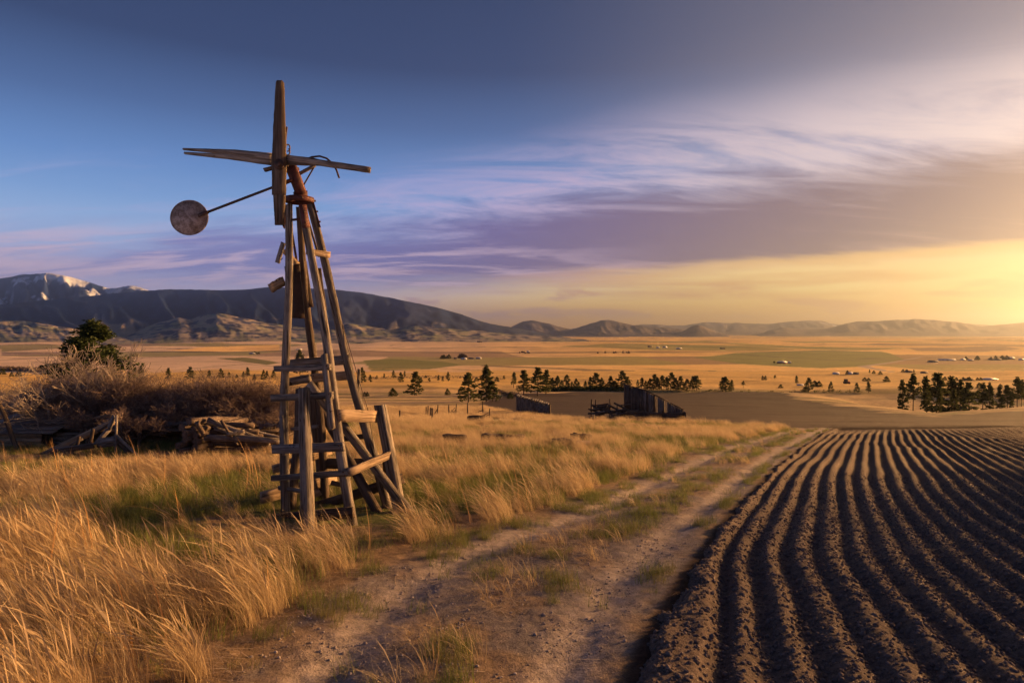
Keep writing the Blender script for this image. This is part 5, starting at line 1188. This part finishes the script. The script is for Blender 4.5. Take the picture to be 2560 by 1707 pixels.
# ------------------------------------------------------------------ grass, clods and straw: uncountable, one object of each kind
def grass_mat(name, ca, cb, cc, tr=.35):
    m_, t, out = mat_new(name)
    rnd = t.node('ShaderNodeObjectInfo').outputs['Random']; isl = t.node('ShaderNodeNewGeometry').outputs['Random Per Island']
    c_ = t.mix(isl, ca, cb); c_ = t.mix(t.ss(rnd, .55, 1.0, 0, .7), c_, cc)
    b = t.node('ShaderNodeBsdfPrincipled'); t.put(b.inputs['Base Color'], c_); b.inputs['Roughness'].default_value = .6; b.inputs['Specular IOR Level'].default_value = .25
    tl = t.node('ShaderNodeBsdfTranslucent'); t.put(tl.inputs[0], c_)
    mx = t.node('ShaderNodeMixShader'); mx.inputs[0].default_value = tr
    t.l.new(b.outputs[0], mx.inputs[1]); t.l.new(tl.outputs[0], mx.inputs[2]); t.l.new(mx.outputs[0], out.inputs[0]); return m_
M_DRY = grass_mat('dry_grass_blades', (.37, .26, .14, 1), (.64, .50, .30, 1), (.32, .21, .12, 1), .42)
M_GRN = grass_mat('green_grass_blades', (.085, .115, .028, 1), (.20, .22, .06, 1), (.28, .22, .08, 1), .35)
M_STRAW = grass_mat('loose_straw', (.36, .27, .19, 1), (.55, .44, .32, 1), (.26, .19, .14, 1), .1)
M_WEED = grass_mat('weed_stalks', (.34, .17, .07, 1), (.46, .26, .10, 1), (.26, .14, .07, 1), .1)
def clump(name, n, rad, h0, h1, wd, lean, rnd_, mat, seed, seg=4, seeds=.0, fan=.35):
    """blades as curved tapering strips that bend towards -x"""
    rn = np.random.default_rng(seed); V_ = []; F_ = []; k0 = 0
    for i in range(n):
        a = rn.uniform(0, 6.283); r_ = rad*math.sqrt(rn.random()); bx_, by_ = r_*math.cos(a), r_*math.sin(a)
        h = rn.uniform(h0, h1); w_ = wd*(rn.uniform(.6, 1.3) if rn.random() < .8 else rn.uniform(1.4, 2.4)); ln = lean*rn.uniform(.3, 1.5)+(rn.uniform(.3, 1.2) if rn.random() < .08 else 0); sx_, sy_ = rn.normal(0, fan), rn.normal(0, fan)
        head = rn.random() < seeds; f_ = rn.uniform(0, 3.14); cw, sw = math.cos(f_), math.sin(f_)
        for j in range(seg+1):
            t_ = j/seg; bend = t_**1.7
            px_ = bx_+h*(-ln*bend+sx_*t_*.5+.08*rn.normal(0, .15)*t_); py_ = by_+h*(sy_*t_*.5); pz_ = h*(t_*(1-.30*abs(ln)*bend))
            ww = w_*(1-t_*.85)*.5
            if head and t_ > .72: ww = max(w_, .0042)*(1.5 if j < seg else .35)
            V_ += [(px_-cw*ww, py_-sw*ww, pz_), (px_+cw*ww, py_+sw*ww, pz_)]
        for j in range(seg): b0 = k0+j*2; F_.append((b0, b0+1, b0+3, b0+2))
        k0 += 2*(seg+1)
    return mesh_np(name, V_, F_, mat)
def scatter(name, meshes, pts, rz, sc, label, cat, tilt=None):
    """one object whose points carry copies of a few small meshes (geometry nodes)"""
    src = bpy.data.collections.new(name+'_source')
    for i, me in enumerate(meshes): src.objects.link(bpy.data.objects.new('%s_tuft_%02d' % (name, i), me))
    n_ = len(pts); me = bpy.data.meshes.new(name); me.vertices.add(n_); me.vertices.foreach_set('co', np.asarray(pts, np.float32).ravel())
    a = me.attributes.new('rot', 'FLOAT_VECTOR', 'POINT'); rv = np.zeros((n_, 3), np.float32); rv[:, 2] = rz
    if tilt is not None: rv[:, :2] = tilt
    a.data.foreach_set('vector', rv.ravel())
    a = me.attributes.new('size', 'FLOAT_VECTOR', 'POINT'); sc = np.asarray(sc, np.float32); sc = np.repeat(sc[:, None], 3, 1) if sc.ndim == 1 else sc
    a.data.foreach_set('vector', np.ascontiguousarray(sc).ravel())
    a = me.attributes.new('pick', 'INT', 'POINT'); a.data.foreach_set('value', RNG.integers(0, len(meshes), n_).astype(np.int32))
    o = obj(name, me); tag(o, label, cat, kind='stuff')
    ng = bpy.data.node_groups.new(name, 'GeometryNodeTree')
    ng.interface.new_socket('Geometry', in_out='INPUT', socket_type='NodeSocketGeometry'); ng.interface.new_socket('Geometry', in_out='OUTPUT', socket_type='NodeSocketGeometry')
    N_ = ng.nodes; gi = N_.new('NodeGroupInput'); go = N_.new('NodeGroupOutput'); ip = N_.new('GeometryNodeInstanceOnPoints'); ci = N_.new('GeometryNodeCollectionInfo')
    ci.inputs['Collection'].default_value = src; ci.inputs['Separate Children'].default_value = True; ci.inputs['Reset Children'].default_value = True
    def attr(nm, typ):
        q_ = N_.new('GeometryNodeInputNamedAttribute'); q_.data_type = typ; q_.inputs['Name'].default_value = nm; return [s_ for s_ in q_.outputs if s_.enabled and s_.name == 'Attribute'][0]
    L_ = ng.links; L_.new(gi.outputs[0], ip.inputs['Points']); L_.new(ci.outputs[0], ip.inputs['Instance']); ip.inputs['Pick Instance'].default_value = True
    L_.new(attr('pick', 'INT'), ip.inputs['Instance Index']); L_.new(attr('rot', 'FLOAT_VECTOR'), ip.inputs['Rotation']); L_.new(attr('size', 'FLOAT_VECTOR'), ip.inputs['Scale'])
    L_.new(ip.outputs[0], go.inputs[0]); md = o.modifiers.new('tufts', 'NODES'); md.node_group = ng
    return o
def sample(y0, y1, dens, u0=-420, u1=2700, rng=RNG):
    area = (u1-u0)/FPX*(y1**2-y0**2)/2; n_ = int(area*dens)
    y = np.sqrt(rng.uniform(y0**2, y1**2, n_)); x = (rng.uniform(u0, u1, n_)-1280)/FPX*y; return x, y
def greenness(x, y):
    n = fbm(x/2.2, y/2.2, 4, 21); g = sst(n, .47, .59)
    for cx, cy, rx_, ry_ in ((-4.6, 8.6, 2.2, 1.0), (-3.4, 7.6, 1.2, .6), (-.9, 12.2, 1.9, .9), (1.2, 15.5, 2.0, 1.2), (-6.5, 11.0, 2.5, .8), (3.4, 19.5, 2.2, 1.5), (-2.6, 13.5, 1.4, .8)):
        g = np.maximum(g, np.exp(-(((x-cx)/rx_)**2+((y-cy)/ry_)**2)**1.5))
    return g
def meadow_ok(x, y, margin=.0):
    t = trackt(x, np.clip(y, 2, 60)); on = np.where(y < 40.5, x < Lx(np.clip(y, 2, 60))-margin+(fbm(x/.8, y/.8, 3, 91)-.5)*.7, True)
    return on & (in_soil(x, y) < .3)
A_near = [clump('tall', 40, .085, .30, .82, .0030, .66, .3, M_DRY, 100+i, 5, .35, .20) for i in range(5)]
A_mid = [clump('tall', 60, .20, .30, .75, .0048, .42, .3, M_DRY, 120+i, 3, .35, .26) for i in range(5)]
A_far = [clump('tall', 70, .50, .30, .70, .012, .32, .3, M_DRY, 140+i, 2, .3, .26) for i in range(4)]
G_near = [clump('green', 36, .13, .10, .30, .0045, .35, .4, M_GRN, 160+i, 3, 0, .45) for i in range(4)]
G_far = [clump('green', 60, .40, .14, .32, .010, .30, .4, M_GRN, 170+i, 2, 0, .4) for i in range(4)]
pts = []; rz = []; scs = []
def push(x, y, keep, jit, s0, s1, dz=-.03):
    x = x[keep]; y = y[keep]; n_ = len(x)
    pts.append(np.stack([x, y, ground_z(x, y)+dz], 1)); rz.append(RNG.normal(0, jit, n_)); q_ = RNG.uniform(s0, s1, n_)
    q_ = q_*(1-.62*np.exp(-(((x+3.1)/1.7)**2+((y-9.9)/1.9)**2)**2))*(1-.5*np.exp(-(((x+2.9)/1.5)**2+((y-9.2)/1.0)**2)**2))
    for cx, cy, rx_, ry_ in ((-2.0, 10.6, 1.2, 1.0), (9.0, 40.0, 5.5, 4.5), (-12.5, 19.5, 8.0, 3.0), (3.0, 60.0, 6.0, 8.0)): q_ = q_*(1-.45*np.exp(-(((x-cx)/rx_)**2+((y-cy)/ry_)**2)**2))
    scs.append(q_)
x, y = sample(3.2, 9.0, 95, u1=1500); g = greenness(x, y); tuft = fbm(x/.55, y/.55, 3, 93)
push(x, y, meadow_ok(x, y, .15) & (RNG.random(len(x)) > g*.93) & (tuft > .47), .45, .55, 1.10)
x, y = sample(9.0, 17.0, 46, u1=1900); g = greenness(x, y); tuft = fbm(x/.7, y/.7, 3, 93)
push(x, y, meadow_ok(x, y, .1) & (RNG.random(len(x)) > g*.9) & (tuft > .45), .45, .5, .95)
scatter('tall_dry_grass', A_near, np.concatenate(pts), np.concatenate(rz), np.concatenate(scs), 'tall dry golden grass bent by the wind around the tower', 'grass')
pts, rz, scs = [], [], []
x, y = sample(15.0, 44.0, 20, u1=2350); g = greenness(x, y); tuft = fbm(x/1.0, y/1.0, 3, 94)
push(x, y, meadow_ok(x, y, .1) & (RNG.random(len(x)) > g*.85) & (tuft > .42), .6, .45, .85)
scatter('meadow_grass', A_mid, np.concatenate(pts), np.concatenate(rz), np.concatenate(scs), 'dry golden grass covering the middle of the meadow', 'grass')
pts, rz, scs = [], [], []
x, y = sample(42.0, 120.0, 2.6, u0=-300, u1=1900); g = greenness(x/2, y/2)
push(x, y, meadow_ok(x, y) & (RNG.random(len(x)) > g*.75) & (fbm(x/6, y/6, 3, 95) > .36), .6, .55, 1.0)
scatter('far_meadow_grass', A_far, np.concatenate(pts), np.concatenate(rz), np.concatenate(scs), 'dry grass on the far part of the meadow by the fence', 'grass')
pts, rz, scs = [], [], []
x, y = sample(3.2, 17.0, 46, u1=1900); g = greenness(x, y)
push(x, y, meadow_ok(x, y, .2) & (RNG.random(len(x)) < .12+g*.9), 3, .6, 1.2, -.01)
scatter('green_grass', G_near, np.concatenate(pts), np.concatenate(rz), np.concatenate(scs), 'short green grass showing between the dry tufts', 'grass')
pts, rz, scs = [], [], []
x, y = sample(16.0, 46.0, 6, u1=2350); g = greenness(x, y)
push(x, y, meadow_ok(x, y) & (RNG.random(len(x)) < .05+g*.95), 3, .6, 1.2, -.01)
scatter('far_green_grass', G_far, np.concatenate(pts), np.concatenate(rz), np.concatenate(scs), 'green grass patches in the middle of the meadow', 'grass')
# tufts on the track: green in the middle strip, straw everywhere
pts, rz, scs = [], [], []
x, y = sample(3.2, 38.0, 80, u0=300, u1=2300); t_ = trackt(x, y)
strip = np.exp(-((t_-.62)/.085)**2)*sst(fbm(x/.55, y/.9, 3, 96), .44, .58)+np.exp(-((t_-.10)/.12)**2)*sst(fbm(x/.5, y/.5, 3, 97), .50, .6)*.7+np.exp(-((t_-.95)/.04)**2)*sst(fbm(x/.5, y/.5, 3, 98), .52, .6)*.8
strip = strip+np.exp(-((t_-.42)/.10)**2)*sst(fbm(x/.5, y/.5, 3, 99), .56, .66)*.5
push(x, y, (t_ > 0) & (t_ < .985) & (RNG.random(len(x)) < strip*1.5*(1-sst(y, 20, 38)*.6)), 3, .35, .85, -.01)
scatter('track_tufts', G_near, np.concatenate(pts), np.concatenate(rz), np.concatenate(scs), 'low green tufts growing between the track ruts', 'grass')
STR = [clump('straw', 16, .16, .10, .34, .0042, 1.2, .3, M_STRAW, 200+i, 3, 0, 1.6) for i in range(5)]
pts, rz, scs = [], [], []
x, y = sample(3.2, 30.0, 42, u0=0, u1=2200); t_ = trackt(x, y)
rut = np.maximum(np.exp(-((t_-.26)/.09)**2), np.exp(-((t_-.85)/.08)**2))
dn = (sst(fbm(x/.7, y/.7, 3, 101), .40, .62))*(1-rut*.93)
push(x, y, (t_ > -.12) & (t_ < .97) & (RNG.random(len(x)) < dn*1.2), 3, .5, 1.2, -.012)
scatter('straw_litter', STR, np.concatenate(pts), np.concatenate(rz), np.stack([np.concatenate(scs)]*2+[np.concatenate(scs)*.35], 1), 'dead straw and flattened stalks littering the track', 'straw')
DRYT = [clump('dry_tuft', 20, .07, .14, .42, .004, .8, .3, M_DRY, 220+i, 4, .2, .5) for i in range(4)]
pts, rz, scs = [], [], []
x, y = sample(4.0, 38.0, 8, u0=400, u1=2300); t_ = trackt(x, y)
push(x, y, (t_ > .38) & (t_ < .74) & (fbm(x/1.1, y/1.1, 3, 102) > .52), .6, .5, 1.1)
scatter('track_dry_tufts', DRYT, np.concatenate(pts), np.concatenate(rz), np.concatenate(scs), 'thin dry tufts along the middle of the track', 'grass')
# stiff weed stalks standing over the near grass
WE = [clump('weed', 3, .05, .55, 1.05, .009, .28, .3, M_WEED, 240+i, 6, .0, .35) for i in range(4)]
pts, rz, scs = [], [], []
x, y = sample(3.6, 22.0, 1.5, u1=1600)
push(x, y, meadow_ok(x, y, .3), .8, .6, 1.1)
scatter('weed_stalks', WE, np.concatenate(pts), np.concatenate(rz), np.concatenate(scs), 'stiff reddish weed stalks standing above the grass', 'weeds')
# clods on the furrows
m_, t, out = mat_new('clod_earth'); rnd = t.node('ShaderNodeObjectInfo').outputs['Random']; v = t.node('ShaderNodeTexCoord').outputs['Object']; n = t.noise(v, 3.0, 4, .6)
principled(t, out, t.mix(t.mul(n, rnd), (.11, .085, .08, 1), (.24, .19, .17, 1)), .95, .1); M_CLOD = m_
def clod(sd):
    me = stone_mesh(1.0, sd, .75, 1); me.materials.clear(); me.materials.append(M_CLOD); return me
x, y = sample(3.3, 16.0, 420, u0=1480, u1=2720)
e_ = x-Sx(y); kp = (e_ > .05) & (RNG.random(len(x)) < (1-sst(y, 5, 16)*.85)); x, y = x[kp], y[kp]; e_ = e_[kp]
ed = sst(e_+(fbm(x/.4, y/.4, 3, 67)-.5)*.25, -.05, .28); z = T(x, y)+furrow(x, y)*ed-.16*(1-ed)
sz = .006+.018*RNG.random(len(x))**4+.012*RNG.random(len(x))
scatter('soil_clods', [clod(300+i) for i in range(5)], np.stack([x, y, z+sz*.15], 1), RNG.uniform(0, 6, len(x)), sz, 'small clods of dark earth scattered over the furrows', 'clods', RNG.normal(0, .5, (len(x), 2)))

# gravel on the track
m_, t, out = mat_new('pebble'); rnd = t.node('ShaderNodeObjectInfo').outputs['Random']
principled(t, out, t.mix(rnd, (.22, .18, .16, 1), (.46, .39, .35, 1)), .9, .2); M_PEB = m_
GR = [stone_mesh(1.0, 400+i, .7, 1) for i in range(4)]
for me in GR: me.materials.clear(); me.materials.append(M_PEB)
x, y = sample(3.3, 14.0, 260, u0=300, u1=2000); t_ = trackt(x, y); kp = (t_ > .02) & (t_ < .99) & (fbm(x/.5, y/.5, 3, 111) > .47) & (RNG.random(len(x)) < 1-sst(y, 6, 14)*.8); x, y = x[kp], y[kp]
sz = .003+.014*RNG.random(len(x))**5+.004*RNG.random(len(x))
scatter('track_gravel', GR, np.stack([x, y, ground_z(x, y)+sz*.2], 1), RNG.uniform(0, 6, len(x)), sz, 'loose pebbles on the dirt track', 'gravel')
# ------------------------------------------------------------------ evening air
hv = [(x_, y_, z_) for x_ in (-42000, 42000) for y_ in (-9000, 46000) for z_ in (-140, 1180)]
hf = [(0, 1, 3, 2), (4, 6, 7, 5), (0, 4, 5, 1), (2, 3, 7, 6), (0, 2, 6, 4), (1, 5, 7, 3)]
m_, t, out = mat_new('evening_haze')
pv = t.node('ShaderNodeVolumePrincipled'); pv.inputs['Color'].default_value = (.74, .85, 1.0, 1); pv.inputs['Density'].default_value = 4.2e-5
pv.inputs['Anisotropy'].default_value = .9
t.l.new(pv.outputs[0], out.inputs['Volume'])
hz_o = obj('haze', mesh_np('haze', hv, hf, m_)); tag(hz_o, 'thin golden evening haze filling the valley air', 'haze', kind='stuff')
